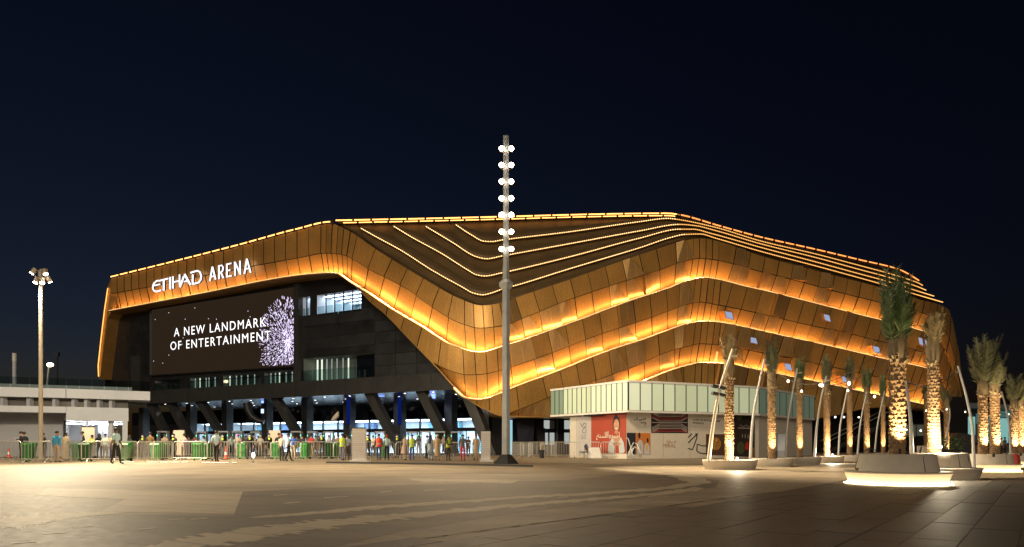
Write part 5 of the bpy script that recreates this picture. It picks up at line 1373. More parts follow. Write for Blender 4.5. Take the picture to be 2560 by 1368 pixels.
# ------------------------------------------------------------------ people
SKIN = [mat('skin_tan', (0.36, 0.20, 0.125), 0.55), mat('skin_brown', (0.20, 0.105, 0.062), 0.55), mat('skin_light', (0.50, 0.30, 0.21), 0.55)]
HAIR = mat('hair_black', (0.012, 0.010, 0.009), 0.5)
SHOE = mat('shoe_black', (0.018, 0.016, 0.015), 0.5)
MASK = mat('mask_white', (0.72, 0.78, 0.82), 0.7)
CL = {}
def cloth(c):
    key = tuple(c)
    if key not in CL: CL[key] = mat('cloth_%d' % len(CL), c, 0.85, 0, 0.10, 9.0, bump=0.25, bscale=18)
    return CL[key]
HIVIS = mat('hi_vis_yellow', (0.55, 0.72, 0.06), 0.7); HIOR = mat('hi_vis_orange', (0.80, 0.10, 0.035), 0.7); REFL = mat('reflective_tape', (0.62, 0.62, 0.58), 0.35, 0.3)
def pose_joints(kind):
    J = {'pelvis': (0,0,.93,.135,'t'), 'spine': (0,0,1.12,.13,'s'), 'chest': (0,0,1.32,.15,'s'), 'neck': (0,.0,1.475,.058,'k'), 'head': (0,-.02,1.60,.092,'k'), 'top': (0,-.012,1.685,.062,'k'), 'nose': (0,-.115,1.585,.014,'k')}
    bones = [('pelvis','spine','s'),('spine','chest','s'),('chest','neck','s'),('neck','head','k'),('head','top','k'),('head','nose','k')]
    sway = {'stand': 0, 'walk': 0, 'fold': 0, 'busy': -.06, 'reach': -.03}[kind]
    for n in ('spine','chest','neck','head','top','nose'):
        v = J[n]; f = (v[2]-.93)/.7; J[n] = (v[0], v[1]+sway*f*1.6, v[2], v[3], v[4])
    cy = J['chest'][1]
    for s, S_ in ((1, 'r'), (-1, 'l')):
        J['sh'+S_] = (s*.175, cy, 1.405, .068, 's')
        if kind == 'fold': el, wr = (s*.235, cy-.03, 1.14), (s*.04, cy-.20, 1.13)
        elif kind == 'busy': el, wr = (s*.23, cy-.02, 1.15), (s*.11, cy-.27, 1.06)
        elif kind == 'reach' and s > 0: el, wr = (s*.25, cy-.12, 1.2), (s*.22, cy-.36, 1.28)
        elif kind == 'walk': el, wr = (s*.225, cy+.05*s, 1.14), (s*.215, cy-.10*s-.03, .91)
        else: el, wr = (s*.225, cy+.03, 1.14), (s*.225, cy-.02, .89)
        J['el'+S_] = (*el, .048, 'f'); J['wr'+S_] = (*wr, .031, 'h')
        d = (Vector(wr)-Vector(el)).normalized(); pal = Vector(wr)+d*.075; J['pa'+S_] = (*pal, .034, 'h')
        side = Vector((0, 1, 0)) if abs(d.y) < .8 else Vector((1, 0, 0)); side = (side-d*side.dot(d)).normalized()
        bones += [('chest','sh'+S_,'s'),('sh'+S_,'el'+S_,'s'),('el'+S_,'wr'+S_,'f'),('wr'+S_,'pa'+S_,'h')]
        curl = Vector((-s*.012, -.012, 0))
        for fi, (o_, ln) in enumerate(((-.03,.055),(-.01,.068),(.01,.072),(.03,.062))):
            a = pal+side*o_+d*.03; b = a+d*ln*.55+curl*.6; c = b+d*ln*.45+curl*1.6
            J[f'f{fi}a{S_}'] = (*a, .0105, 'h'); J[f'f{fi}b{S_}'] = (*b, .0095, 'h'); J[f'f{fi}c{S_}'] = (*c, .008, 'h')
            bones += [('pa'+S_, f'f{fi}a{S_}','h'),(f'f{fi}a{S_}',f'f{fi}b{S_}','h'),(f'f{fi}b{S_}',f'f{fi}c{S_}','h')]
        th = Vector(wr)+d*.03-side*.035; th2 = th+d*.045-side*.02
        J['tha'+S_] = (*th, .012, 'h'); J['thb'+S_] = (*th2, .0095, 'h'); bones += [('wr'+S_,'tha'+S_,'h'),('tha'+S_,'thb'+S_,'h')]
        st = {'stand': 0, 'fold': .0, 'busy': .04*s, 'reach': .06*s, 'walk': .17*s}[kind]
        J['hi'+S_] = (s*.088, 0, .90, .098, 't'); J['kn'+S_] = (s*.10, -.02-st*.45, .50, .064, 't'); J['an'+S_] = (s*.105, .02-st, .085+(.03 if kind == 'walk' and s < 0 else 0), .044, 't'); J['to'+S_] = (s*.125, -.15-st, .04+(.0 if kind != 'walk' else 0), .038, 'b')
        bones += [('pelvis','hi'+S_,'t'),('hi'+S_,'kn'+S_,'t'),('kn'+S_,'an'+S_,'t'),('an'+S_,'to'+S_,'b')]
    return J, bones
LAB = {'s': 0, 'f': 1, 'h': 2, 'k': 2, 't': 3, 'b': 4}
bodies = {}
def body_mesh(kind):
    if kind in bodies: return bodies[kind]
    J, bones = pose_joints(kind); names = list(J); idx = {n: i for i, n in enumerate(names)}
    me = bpy.data.meshes.new('sk'); me.from_pydata([J[n][:3] for n in names], [(idx[a], idx[b]) for a, b, _ in bones], [])
    o = bpy.data.objects.new('sk', me); COL.objects.link(o)
    sk = o.modifiers.new('skin', 'SKIN'); sk.branch_smoothing = 0.6
    for i, n in enumerate(names):
        r = J[n][3]; v = me.skin_vertices[0].data[i]
        v.radius = (r*1.16, r*.78) if n in ('pelvis','spine','chest') else ((r*.82, r*1.0) if n in ('head','top') else (r, r))
        v.use_root = (n == 'pelvis')
    ss_ = o.modifiers.new('sub', 'SUBSURF'); ss_.levels = 1; ss_.render_levels = 1
    dg = bpy.context.evaluated_depsgraph_get(); out = bpy.data.meshes.new_from_object(o.evaluated_get(dg))
    bpy.data.objects.remove(o); out.name = 'body'
    bm_ = bmesh.new(); bm_.from_mesh(out); bmesh.ops.delete(bm_, geom=[v for v in bm_.verts if not v.link_faces], context='VERTS'); bm_.to_mesh(out); bm_.free()
    segs = [(Vector(J[a][:3]), Vector(J[b][:3]), LAB[l]) for a, b, l in bones]
    for i in range(5): out.materials.append(None)
    for p in out.polygons:
        c = p.center; best, bl = 9, 0
        for a, b, l in segs:
            ab = b-a; t = max(0, min(1, (c-a).dot(ab)/ab.length_squared)); q = (c-(a+ab*t)).length
            if q < best: best, bl = q, l
        if bl == 0 and c.z > 1.475 and abs(c.x) < .09: bl = 2
        if bl == 0 and c.z < .93: bl = 3
        p.material_index = bl; p.use_smooth = True
    bodies[kind] = out; return out
def ring_loft(rings, n=14):
    m = MB(); vs = []; fs = []
    for (z, rx, ry, oy) in rings:
        for j in range(n):
            a = 2*math.pi*j/n; vs.append((rx*math.cos(a), oy+ry*math.sin(a), z))
    for i in range(len(rings)-1):
        for j in range(n):
            j2 = (j+1) % n; fs.append((i*n+j, i*n+j2, (i+1)*n+j2, (i+1)*n+j))
    m.faces(vs, fs, 0, True); return m
gear = {}
def gear_mesh(key, fn):
    if key not in gear: gear[key] = fn()
    return gear[key]
def person(x, y, hpx, face, kind, shirt, legs, label, hair='short', sleeves='short', skin=0, vest=None, robe=None, mask=False, d=None, scarf=None, group=None):
    d = d or H*F/(y-HY); hgt = hpx*d/F; sc = max(0.9, min(1.1, hgt/1.70))
    t = thing('person', label, 'person', GX(x, d), math.radians(face), group); t.scale = (sc, sc, sc)
    bd = link('body', body_mesh(kind), t)
    top = cloth(shirt); ms = [top, top if sleeves == 'long' else SKIN[skin], SKIN[skin], cloth(legs), SHOE]
    for i, m_ in enumerate(ms): bd.material_slots[i].link = 'OBJECT'; bd.material_slots[i].material = m_
    J, _ = pose_joints(kind); hy = J['head'][1]; cy = J['chest'][1]
    def add(name, me, m_):
        o = link(name, me, t)
        if not me.materials: me.materials.append(None)
        o.material_slots[0].link = 'OBJECT'; o.material_slots[0].material = m_; return o
    if hair in ('short', 'cap', 'white_cap', 'red_cap'):
        me = gear_mesh(('hair', kind), lambda: ring_loft([(1.60,.088,.075,hy+.035),(1.64,.096,.098,hy+.018),(1.68,.09,.098,hy+.008),(1.715,.066,.075,hy+.01),(1.735,.02,.025,hy+.012)]).mesh('hair', []))
        add('hair' if hair == 'short' else 'cap', me, {'short': HAIR, 'cap': cloth((.03,.03,.035)), 'white_cap': cloth((.66,.6,.5)), 'red_cap': cloth((.4,.03,.03))}[hair])
    elif hair == 'long':
        me = gear_mesh(('long', kind), lambda: ring_loft([(1.36,.11,.05,hy+.11),(1.45,.115,.07,hy+.09),(1.55,.105,.085,hy+.05),(1.64,.10,.105,hy+.02),(1.70,.08,.09,hy+.01),(1.735,.02,.025,hy+.012)]).mesh('hair', []))
        add('hair', me, HAIR)
    elif hair == 'scarf':
        me = gear_mesh(('scarfh', kind), lambda: ring_loft([(1.12,.10,.05,hy+.16),(1.34,.13,.08,hy+.10),(1.47,.115,.10,hy+.05),(1.58,.105,.10,hy+.035),(1.66,.10,.11,hy+.02),(1.72,.06,.07,hy+.01),(1.742,.02,.025,hy+.012)]).mesh('head_scarf', []))
        add('head_scarf', me, cloth(scarf or (.03, .04, .10)))
    if mask:
        me = gear_mesh(('mask', kind), lambda: ring_loft([(1.515,.045,.05,hy-.045),(1.545,.066,.07,hy-.04),(1.575,.070,.08,hy-.04),(1.60,.062,.066,hy-.04)]).mesh('face_mask', []))
        add('face_mask', me, MASK)
    if vest:
        vm = HIVIS if vest == 'y' else HIOR
        me = gear_mesh(('vest', kind), lambda: ring_loft([(.90,.19,.135,cy*.2),(1.0,.185,.135,cy*.3),(1.12,.18,.14,cy*.5),(1.3,.205,.145,cy),(1.40,.19,.13,cy),(1.455,.10,.085,cy)]).mesh('vest', []))
        add('vest', me, vm)
        me = gear_mesh(('tape', kind), lambda: ring_loft([(1.04,.188,.141,cy*.35),(1.09,.187,.143,cy*.45)]).mesh('vest_tape', []))
        add('vest_tape', me, REFL)
    if vest is None and mask and shirt[0] < .05:      # guards wear a yellow bib edge
        me = gear_mesh(('bib', kind), lambda: ring_loft([(1.30,.06,.148,cy-.014),(1.38,.075,.135,cy-.012),(1.455,.07,.075,cy)]).mesh('bib', []))
        add('bib', me, HIVIS)
    if robe is not None:
        me = gear_mesh(('robe', kind, robe), lambda: ring_loft([(robe,.25,.19,0),(robe+.12,.235,.18,0),(.75,.20,.16,0),(.95,.185,.145,cy*.3),(1.15,.175,.14,cy*.6),(1.32,.19,.14,cy),(1.42,.165,.115,cy),(1.475,.075,.07,cy)]).mesh('robe', []))
        add('robe', me, top)
    if scarf and hair != 'scarf':
        me = gear_mesh(('stole', kind), lambda: ring_loft([(1.0,.075,.162,cy*.5),(1.2,.075,.158,cy*.8),(1.36,.08,.152,cy),(1.48,.09,.09,cy)]).mesh('stole', []))
        o = add('stole', me, cloth(scarf)); o.location.x = .06
    return t
BLK = (.018,.018,.02); CYAN = (.42,.62,.66); BEI = (.55,.45,.33); GRY = (.22,.21,.20); KH = (.30,.25,.17); NAVY = (.03,.04,.11); TAN = (.50,.36,.22)
B_, T_f, R_, L_ = 180, 0, 90, -90       # turned away, towards us, to the photo's right, to the left
person(52,1141,70,120,'stand',BLK,BLK,'person in black jacket left of the cream pole, facing a companion',sleeves='long',d=44)
person(62,1141,70,-100,'reach',BLK,(.04,.04,.05),'brown haired person in black jacket reaching out left of the cream pole',sleeves='long',skin=2,d=43)
person(112,1144,66,-30,'busy',BLK,(.06,.06,.07),'person in black with yellow bib just right of the cream pole',mask=True,sleeves='long',d=44)
person(142,1153,78,175,'stand',(.08,.42,.72),(.62,.5,.4),'person in bright blue long sleeved top and beige trousers, back turned',hair='cap',sleeves='long',skin=2,d=37.5)
person(165,1143,69,170,'stand',(.52,.40,.26),(.5,.4,.26),'person in long beige robe right of the blue top',robe=.14,sleeves='long',d=42.5)
person(211,1146,70,-60,'busy',(.03,.028,.03),GRY,'person in cap and black leather jacket at the cream board',hair='cap',sleeves='long',d=44)
person(227,1143,60,160,'busy',(.5,.6,.06),GRY,'person in yellow top bending before the cream board',d=45.5)
person(248,1146,64,200,'fold',BLK,BLK,'long haired person in black beside the cream board',hair='long',sleeves='long',d=45)
person(263,1147,64,175,'stand',(.60,.68,.60),GRY,'person in loose white shirt and cap left of the man in cyan',hair='cap',sleeves='long',d=44.5)
person(290,1160,90,75,'walk',CYAN,BLK,'tallest person, pale cyan shirt and black trousers, facing right in front of barriers',hair='short',skin=1,d=34.2)
person(281,1146,62,40,'stand',(.55,.5,.3),NAVY,'person in sand top behind the tall man in cyan',d=46)
person(324,1146,60,150,'stand',(.02,.05,.04),BLK,'person in dark green behind a green bin',hair='long',sleeves='long',d=46)
person(357,1147,63,10,'fold',BLK,(.09,.08,.06),'guard with white mask and yellow bib left of the brown shirt',mask=True,sleeves='long',d=45)
person(376,1148,69,180,'stand',(.13,.075,.02),(.05,.05,.05),'person in brown shirt, back turned, among barriers',d=43.5)
person(412,1146,62,190,'stand',(.30,.22,.18),BLK,'person in black cap with a pale top behind a dark bin',hair='cap',d=46)
person(437,1148,64,-20,'busy',BLK,BLK,'masked guard in black in front of the second cream board',mask=True,sleeves='long',d=44.5)
person(458,1148,65,170,'busy',(.38,.25,.22),(.26,.21,.17),'person in dusty pink shirt and brown trousers, back turned',sleeves='long',d=44.2)
person(541,1154,78,185,'walk',(.48,.64,.68),BLK,'person in cyan shirt and black trousers walking away in front of the barriers',skin=0,d=38.5)
person(556,1147,62,40,'stand',BLK,(.05,.06,.09),'masked guard just behind the cyan shirt at the cone',mask=True,sleeves='long',d=46)
person(577,1142,55,60,'reach',CYAN,BLK,'person in cyan shirt far behind the red cone',d=52)
person(595,1146,61,180,'stand',(.30,.24,.17),(.42,.33,.23),'person in tan tunic left of the light green bin',hair='red_cap',sleeves='long',d=46.5)
person(625,1147,64,15,'stand',BLK,BLK,'guard with mask and yellow bib above the floor lamp',mask=True,sleeves='long',d=45.5)
person(646,1141,52,170,'stand',(.04,.04,.05),BLK,'small far person in dark top right of the floor lamp guard',d=55)
person(651,1141,54,-160,'stand',(.6,.55,.5),KH,'small far person with pale head cloth by the left columns',hair='white_cap',d=54)
person(672,1148,64,50,'stand',BLK,BLK,'guard turned sideways with yellow bib by the second board',mask=True,sleeves='long',d=46)
person(697,1148,64,5,'fold',BLK,(.04,.04,.045),'bearded guard facing us before the third cream board',sleeves='long',vest=None,d=46.2)
person(704,1154,66,160,'stand',(.62,.55,.48),(.06,.06,.05),'person in cream top and dark camouflage trousers, back turned',hair='red_cap',sleeves='long',d=40.5)
person(721,1153,70,110,'walk',(.45,.62,.62),BLK,'person in pale cyan shirt and black trousers next to the cream top',skin=1,d=40.2)
person(733,1147,62,180,'stand',(.03,.10,.42),(.60,.48,.32),'person in royal blue shirt and beige trousers',d=45)
person(754,1146,60,170,'busy',BLK,BLK,'person in black leaning at barriers right of the royal blue shirt',sleeves='long',d=46.5)
person(762,1138,50,120,'busy',CYAN,BLK,'small person in cyan bending beyond the barriers under a raking column',d=56)
person(778,1143,58,160,'stand',(.42,.03,.04),(.35,.28,.18),'person in dark red shirt behind barriers',d=51)
person(789,1143,55,190,'stand',(.20,.20,.17),KH,'person in olive grey beside the dark red shirt',d=51.5)
person(805,1145,63,0,'fold',BLK,(.05,.045,.035),'guard in white mask facing us between two green bins',mask=True,sleeves='long',d=46.5)
person(822,1142,55,140,'stand',(.34,.32,.28),GRY,'person in grey top far behind the masked guard',d=52)
person(845,1142,57,200,'stand',(.30,.18,.14),KH,'person in rust top left of the yellow vest',d=51)
person(856,1152,67,170,'walk',(.14,.14,.22),(.18,.20,.28),'worker in yellow vest over grey blue overalls, left of the totem',vest='y',hair='cap',sleeves='long',d=41.5)
person(868,1151,64,200,'stand',(.50,.60,.64),(.13,.11,.07),'person in pale shirt half behind the yellow vest worker',d=42.5)
person(919,1147,60,20,'stand',BLK,BLK,'masked guard just right of the tall totem',mask=True,sleeves='long',d=47)
person(933,1144,55,-20,'stand',(.6,.5,.4),BLK,'person in pale top behind the orange vest',d=51)
person(947,1151,66,180,'walk',NAVY,(.05,.07,.13),'worker in orange red vest and dark jeans, back turned',vest='o',sleeves='long',d=42.3)
person(967,1150,63,190,'stand',(.45,.64,.66),BLK,'person in pale cyan shirt right of the orange vest',hair='red_cap',d=43)
person(993,1146,60,0,'stand',BLK,BLK,'masked guard standing between columns facing us',mask=True,sleeves='long',d=48.5)
person(1011,1152,64,150,'reach',(.48,.34,.26),(.5,.36,.27),'person in tan tunic with a dark stole',robe=.46,sleeves='long',scarf=(.05,.04,.02),d=42.2)
person(1030,1153,64,180,'stand',NAVY,(.07,.09,.24),'worker in yellow vest over navy overalls, back turned',vest='y',hair='cap',sleeves='long',d=41.8)
person(1066,1146,58,100,'reach',CYAN,BLK,'person in cyan shirt pointing left beside the blue grey tunic',d=47)
person(1076,1151,63,160,'stand',(.34,.40,.46),(.36,.42,.48),'person in blue grey tunic with navy head scarf',robe=.44,sleeves='long',hair='scarf',d=42.8)
person(1093,1152,64,170,'stand',(.47,.33,.19),(.5,.37,.22),'person in long tan robe with white cap',robe=.30,sleeves='long',hair='white_cap',d=42.5)
person(1120,1154,64,60,'busy',BLK,(.07,.06,.05),'worker in yellow vest over black standing alone',vest='y',hair='cap',sleeves='long',d=41)
person(1157,1154,66,180,'walk',(.12,.12,.13),(.55,.03,.05),'person in grey top and bright red trousers walking',d=40.5)
person(1171,1139,48,30,'stand',(.10,.05,.05),BLK,'small dark person by the doors behind the red trousers',sleeves='long',d=58)
person(1190,1151,63,200,'stand',(.50,.38,.24),(.5,.38,.24),'person in wide beige robe beside the shorter totem',robe=.22,sleeves='long',hair='red_cap',d=43)
for i, (x, d_, c, h_) in enumerate(((470,58,(.10,.12,.16),'short'),(486,59,(.36,.12,.10),'short'),(508,57,CYAN,'short'),(530,60,(.45,.42,.4),'cap'),(612,59,(.08,.08,.1),'short'),(636,58,(.5,.46,.4),'white_cap'),(742,59,(.12,.13,.18),'short'),(797,58,(.34,.3,.26),'cap'),(834,60,(.2,.22,.3),'short'),(902,57,(.42,.52,.56),'short'),(1046,60,(.1,.1,.12),'short'),(1108,61,(.4,.36,.33),'cap'))):
    person(x, 1140, 50, (160, 30, 200, -60)[i % 4], ('busy', 'stand', 'fold', 'walk')[i % 4], c, (BLK, KH, NAVY)[i % 3], f'small far person at the security arches, {ORD[i]} of these from the left', hair=h_, d=d_)
for x, d_, c, lb in ((2414,70,(.05,.05,.06),'far person in black left of the twin palms'),(2424,72,(.4,.4,.42),'far person in grey between the twin palm planters'),(2503,62,(.6,.6,.6),'far person in white right of the twin palms'),(2512,64,(.1,.12,.15),'far person in dark top right of the white shirt'),(2392,74,(.03,.03,.03),'far person in black under the arena end')):
    person(x, 1130, 44, 20, 'stand', c, BLK, lb, d=d_)

# ------------------------------------------------------------------ palms, planters, leaning poles
BARK = mat('palm_bark', (0.25, 0.155, 0.075), 0.85, 0, 0.25, 8.0, bump=0.5, bscale=30)
FIBRE = mat('palm_fibre', (0.22, 0.16, 0.085), 0.9, 0, 0.25, 7.0, bump=0.6, bscale=25)
LEAFG = [mat('palm_leaf_green', (0.085, 0.125, 0.042), 0.5, 0, 0.3, 6.0), mat('palm_leaf_dry', (0.28, 0.21, 0.10), 0.7, 0, 0.25, 6.0), mat('palm_leaf_olive', (0.11, 0.11, 0.05), 0.6, 0, 0.3, 6.0)]
def leaf_mat_fix(m):
    b = m.node_tree.nodes['Principled BSDF']; b.inputs['Transmission Weight'].default_value = 0.0
for m_ in LEAFG: leaf_mat_fix(m_)
UPL = (1.0, 0.74, 0.42)
M['up_lens'] = emit('uplight_lens', (1.0, 0.86, 0.6), 90.0, False)
def palm(x, d, zb, z_tr, z_fib, z_top, r, spread, lm, label, seed, power=70, nfr=34, group='date palms along the plaza', lean=0.0, light=True, bare=False):
    q = random.Random(seed); spread *= .85
    t = thing('palm_tree', label, 'palm', GX(x, d, zb), q.uniform(0, 6), group)
    h = z_tr-zb
    m = MB(); n = 12
    r = r*.86
    prof = [(r*1.12, -0.05), (r*1.02, .12), (r*.97, h*.3), (r*.96, h)]
    m.lathe(prof, n=n)
    rows_ = max(8, int(h/(.105*(r/.165)**.8))); per = 10
    for i in range(rows_):
        dzr = (h/rows_); z = .06 + (h-.08)*i/rows_
        for k in range(per):
            z = .06 + (h-.08)*i/rows_ + q.uniform(-.2, .2)*dzr; a = 2*math.pi*(k+(.5 if i % 2 else 0))/per + q.uniform(-.09, .09); w = 2*math.pi/per*.56
            rr = r*.97; o_ = r*q.uniform(.10, .30)
            pa = Vector((math.cos(a)*rr, math.sin(a)*rr, z-dzr*.35)); pl = Vector((math.cos(a-w)*rr, math.sin(a-w)*rr, z+dzr*.55)); pr2 = Vector((math.cos(a+w)*rr, math.sin(a+w)*rr, z+dzr*.55))
            ol, orr = Vector((math.cos(a-w*.62)*(rr+o_), math.sin(a-w*.62)*(rr+o_), z+dzr*.8)), Vector((math.cos(a+w*.62)*(rr+o_), math.sin(a+w*.62)*(rr+o_), z+dzr*.8))
            tp = Vector((math.cos(a)*rr, math.sin(a)*rr, z+dzr*1.25))
            m.faces([pa, pl, pr2, ol, orr, tp], [(0,4,3),(0,3,1),(0,2,4),(3,4,5),(1,3,5),(4,2,5)])
    tr = m.build('trunk', BARK, t)
    # trimmed fibre sleeve with a ragged collar of cut stalks
    m = MB(); zf0, zf1 = h, z_fib-zb
    m.lathe([(r*1.02, zf0-.05), (r*1.28, zf0+(zf1-zf0)*.35), (r*1.22, zf0+(zf1-zf0)*.7), (r*.95, zf1+.15), (r*.4, zf1+.3)], n=14)
    for k in range(16):
        a = q.uniform(0, 6.28); p0 = Vector((math.cos(a)*r, math.sin(a)*r, zf0+q.uniform(-.1, .12))); p1 = p0+Vector((math.cos(a)*.11, math.sin(a)*.11, .10))*(r/.19); m.beam(p0, p1, .06*r/.19, .03*r/.19)
    m.build('fibre_sleeve', FIBRE, t)
    # fronds bound upright
    m = MB(); top = z_top-zb
    for k in range(nfr):
        a = q.uniform(0, 6.28); st_ = (zf1-zf0)*q.uniform(0, .5); fl_ = (top-zf1)*(q.uniform(.86, 1.0) if k < 4 else q.uniform(.42, .82))+st_; out = spread*(q.uniform(.5, .95) if k < 4 else q.uniform(.25, .9)); bend = q.uniform(.5, 1.0) if k >= 4 else q.uniform(.9, 1.4)
        d_ = Vector((math.cos(a), math.sin(a), 0)); side = Vector((-math.sin(a), math.cos(a), 0))
        pts = []
        for i in range(9):
            u = i/8; pts.append(d_*(r*.6+out*u**bend) + Vector((0, 0, zf1-.05-st_+fl_*u - (out*.3*u**3))) + side*math.sin(u*2+k)*.05*u)
        for a1, b1 in zip(pts, pts[1:]): 
            w = .022*(r/.19); m.face([a1-side*w, a1+side*w, b1+side*w*.8, b1-side*w*.8])
        for i in range(34):
            u = .12+.88*i/34; f = u*8; j = min(7, int(f)); c = lerp(pts[j], pts[j+1], f-j); tg = (pts[j+1]-pts[j]).normalized()
            ll = (.42 if not bare else .26)*(r/.19)**.5*(1-.55*u)*q.uniform(.7, 1.15)
            for s in (-1, 1):
                e = c + (tg*q.uniform(.45, 1.1) + side*s*q.uniform(.35, .95) + d_*q.uniform(-.25, .5)).normalized()*ll
                wv = tg*.024*(r/.19)**.5
                m.face([c-wv, c+wv, e])
    m.build('crown', lm, t)
    if light:
        ul = GX(x, d)+Vector((q.uniform(-.15, .15)*r/.19-.05, -.62*(r/.19)**.3, zb+.10)); tgt = GX(x, d)+Vector((0, 0, zb+h*.55))
        sp_ = spot('palm_uplight', ul+Vector((0, 0.03, .06)), tgt, power*8.0, 64, .7, UPL, .03)
        f = thing('uplight', 'small uplight at the foot of the '+' '.join(label.split()[:8]), 'uplight', ul-Vector((0, 0, .1)), 0, 'palm uplights')
        mm = MB(); mm.tube([(0, 0, .0), (0, .03, .1)], [.045, .05], 8); mm.build('housing', M['rubber'], f)
    return t
def bench_planter(x, d, r, label, glow, group='round stone planters', s_=None):
    t = thing('round_planter', label, 'planter', GX(x, d), 0.35, group)
    m = MB(); s = s_ or r/1.28
    m.lathe([(r*.90, 0.0), (r*.90, .04), (r*.985, .30*s), (r, .315*s), (r, .345*s), (r*.97, .352*s), (r*.70, .352*s)], n=56); m.build('bench_ring', M['stone'], t)
    m = MB(); m.lathe([(.98*s, .35*s), (.90*s, .78*s), (.87*s, .80*s), (.82*s, .79*s), (.80*s, .70*s)], n=56); dr_ = m.build('drum', M['stone'], t)
    m = MB(); m.lathe([(.82*s, .72*s), (0, .72*s)], n=40); m.build('soil', M['soil'], t)
    for a in (-1.75, 0.4, 2.4):
        m = MB(); c0 = Vector((math.cos(a), math.sin(a), 0)); m.beam(c0*.985*s+Vector((0, 0, .352*s)), c0*.90*s+Vector((0, 0, .78*s)), .008, .012); m.build('joint', M['seam'], t)
    if glow:
        m = MB(); m.lathe([(r*1.0, .026), (r*.935, .03), (r*.93, .07)], n=56); m.build('glow_ring', emit('planter_glow', (1.0, .72, .38), glow), t)
    return t
def bowl_planter(x, d, r, h, label, group='low stone planter bowls'):
    t = thing('low_planter', label, 'planter', GX(x, d), 0.2, group)
    m = MB(); m.lathe([(r*.88, 0.0), (r*.89, h*.15), (r*.93, h*.22), (r*.99, h*.9), (r, h), (r*.93, h*1.02), (r*.9, h*.8)], n=44); m.build('bowl', M['stone'], t)
    m = MB(); m.lathe([(r*.92, h*.82), (0, h*.86)], n=30); m.build('soil', M['soil'], t); return t
Z = lambda y, d: H+(HY-y)*d/F
bench_planter(2242, 17.1, 1.20, 'large round stone planter with a glowing bench ring, nearest of all', 22.0, s_=.95)
bench_planter(2336, 19.9, 1.20, 'round stone planter with unlit bench ring behind the glowing one', 0)
bench_planter(2472, 25.4, 1.02, 'round planter with glowing base carrying the twin palms', 20.0)
bench_planter(2552, 31.0, 0.95, 'round planter with glowing base at the far right edge', 20.0)
bowls = [(1824,27.6,1.08,.37,'first'),(1931,31.2,.95,.36,'second'),(2008,34.0,.85,.36,'third'),(2073,37.0,.75,.36,'fourth'),(2128,40.5,.7,.36,'fifth'),(2170,45.5,.65,.36,'sixth'),(2209,49.5,.65,.36,'seventh')]
for x, d_, r, h, o_ in bowls: bowl_planter(x, d_, r, h, f'low stone planter bowl, {o_} in the row counting from the kiosk')
d_ = 17.1; palm(2243, d_, .70, Z(905, d_), Z(838, d_), Z(655, d_), .20, .40, LEAFG[0], 'tall green crowned palm in the nearest glowing planter', 21, 95, 48)
d_ = 19.9; palm(2333, d_, .66, Z(908, d_), Z(835, d_), Z(762, d_), .16, .32, LEAFG[1], 'palm with a dry tan crown behind the tallest palm', 22, 85, 24, bare=True)
d_ = 25.4; palm(2457, d_-.3, .55, Z(990, d_), Z(952, d_), Z(822, d_), .16, .66, LEAFG[2], 'left one of the twin palms in the glowing planter', 23, 95, 40)
palm(2487, d_+.3, .55, Z(988, d_), Z(955, d_), Z(868, d_), .17, .45, LEAFG[2], 'right one of the twin palms in the glowing planter', 24, 95, 26)
d_ = 31.0; palm(2536, d_-.2, .5, Z(1024, d_), Z(1000, d_), Z(925, d_), .15, .42, LEAFG[2], 'palm left of another at the far right edge', 25, 95, 24)
palm(2553, d_+.3, .5, Z(1020, d_), Z(1000, d_), Z(945, d_), .14, .4, LEAFG[2], 'rightmost palm, cut by the photo edge', 26, 95, 22)
for (x, d_, yt, yf, yc, r, sp2, lm, sd_, nm, by) in ((1823,27.6,945,898,828,.19,.30,LEAFG[1],31,'dry crowned palm beside the kiosk wall',1),(1929,31.2,975,925,838,.18,.26,LEAFG[2],32,'palm before the kiosk end, second in the row',0),(1999,34,985,945,884,.15,.2,LEAFG[0],33,'palm at the far kiosk corner, third in the row',0),(2067,37,985,950,880,.17,.24,LEAFG[2],34,'palm with a grey green tuft, fourth in the row',0),(2124,40.5,968,945,884,.16,.2,LEAFG[2],35,'slim palm, fifth in the row from the kiosk',0),(2167,45.5,1008,965,914,.19,.2,LEAFG[0],36,'palm left of the tallest palm, sixth in the row',0),(2208,49.5,1012,985,928,.16,.18,LEAFG[0],37,'thin palm close to the tallest trunk, seventh in the row',0)):
    palm(x, d_, .30, Z(yt, d_), Z(yf, d_), Z(yc, d_), r, sp2, lm, nm, sd_, 95 if not by else 80, 22, bare=(lm is LEAFG[1]))
palm(2317, 60, 0, Z(1000, 60), Z(985, 60), Z(960, 60), .24, .4, LEAFG[2], 'far brown palm partly behind the dry crowned palm', 41, 60, 16, light=False)
palm(2366, 58, 0, Z(1020, 58), Z(1000, 58), Z(955, 58), .22, .5, LEAFG[2], 'far palm under the end of the arena', 42, 160, 16)
# bright little lamps standing in the planters
for x, y, d_, lb in ((1843,1146,27.0,'star bright lamp in the first low planter by the kiosk'),(2081,1137,36.4,'bright lamp in the fourth low planter'),(2351,1117,19.3,'bright lamp on the unlit bench planter')):
    t = thing('spot_lamp', lb, 'lamp', P(x, y, d_)-Vector((0, 0, .12))); m = MB(); m.tube([(0, .02, 0), (0, .02, .1)], .02, 6); m.build('stem', M['rubber'], t)
    m = MB(); m.lathe([(0, .07), (.035, .09), (.045, .12), (.035, .15), (0, .165)], n=10); m.build('bulb', emit('spot_bulb', (1, .9, .7), 12, False), t)
    pl_ = bpy.data.lights.new('lamp_light', 'POINT'); pl_.energy = 260; pl_.color = (1, .84, .58); pl_.shadow_soft_size = .05; po = bpy.data.objects.new('lamp_light', pl_); COL.objects.link(po); po.parent = t; po.location = (0, -.08, .2)
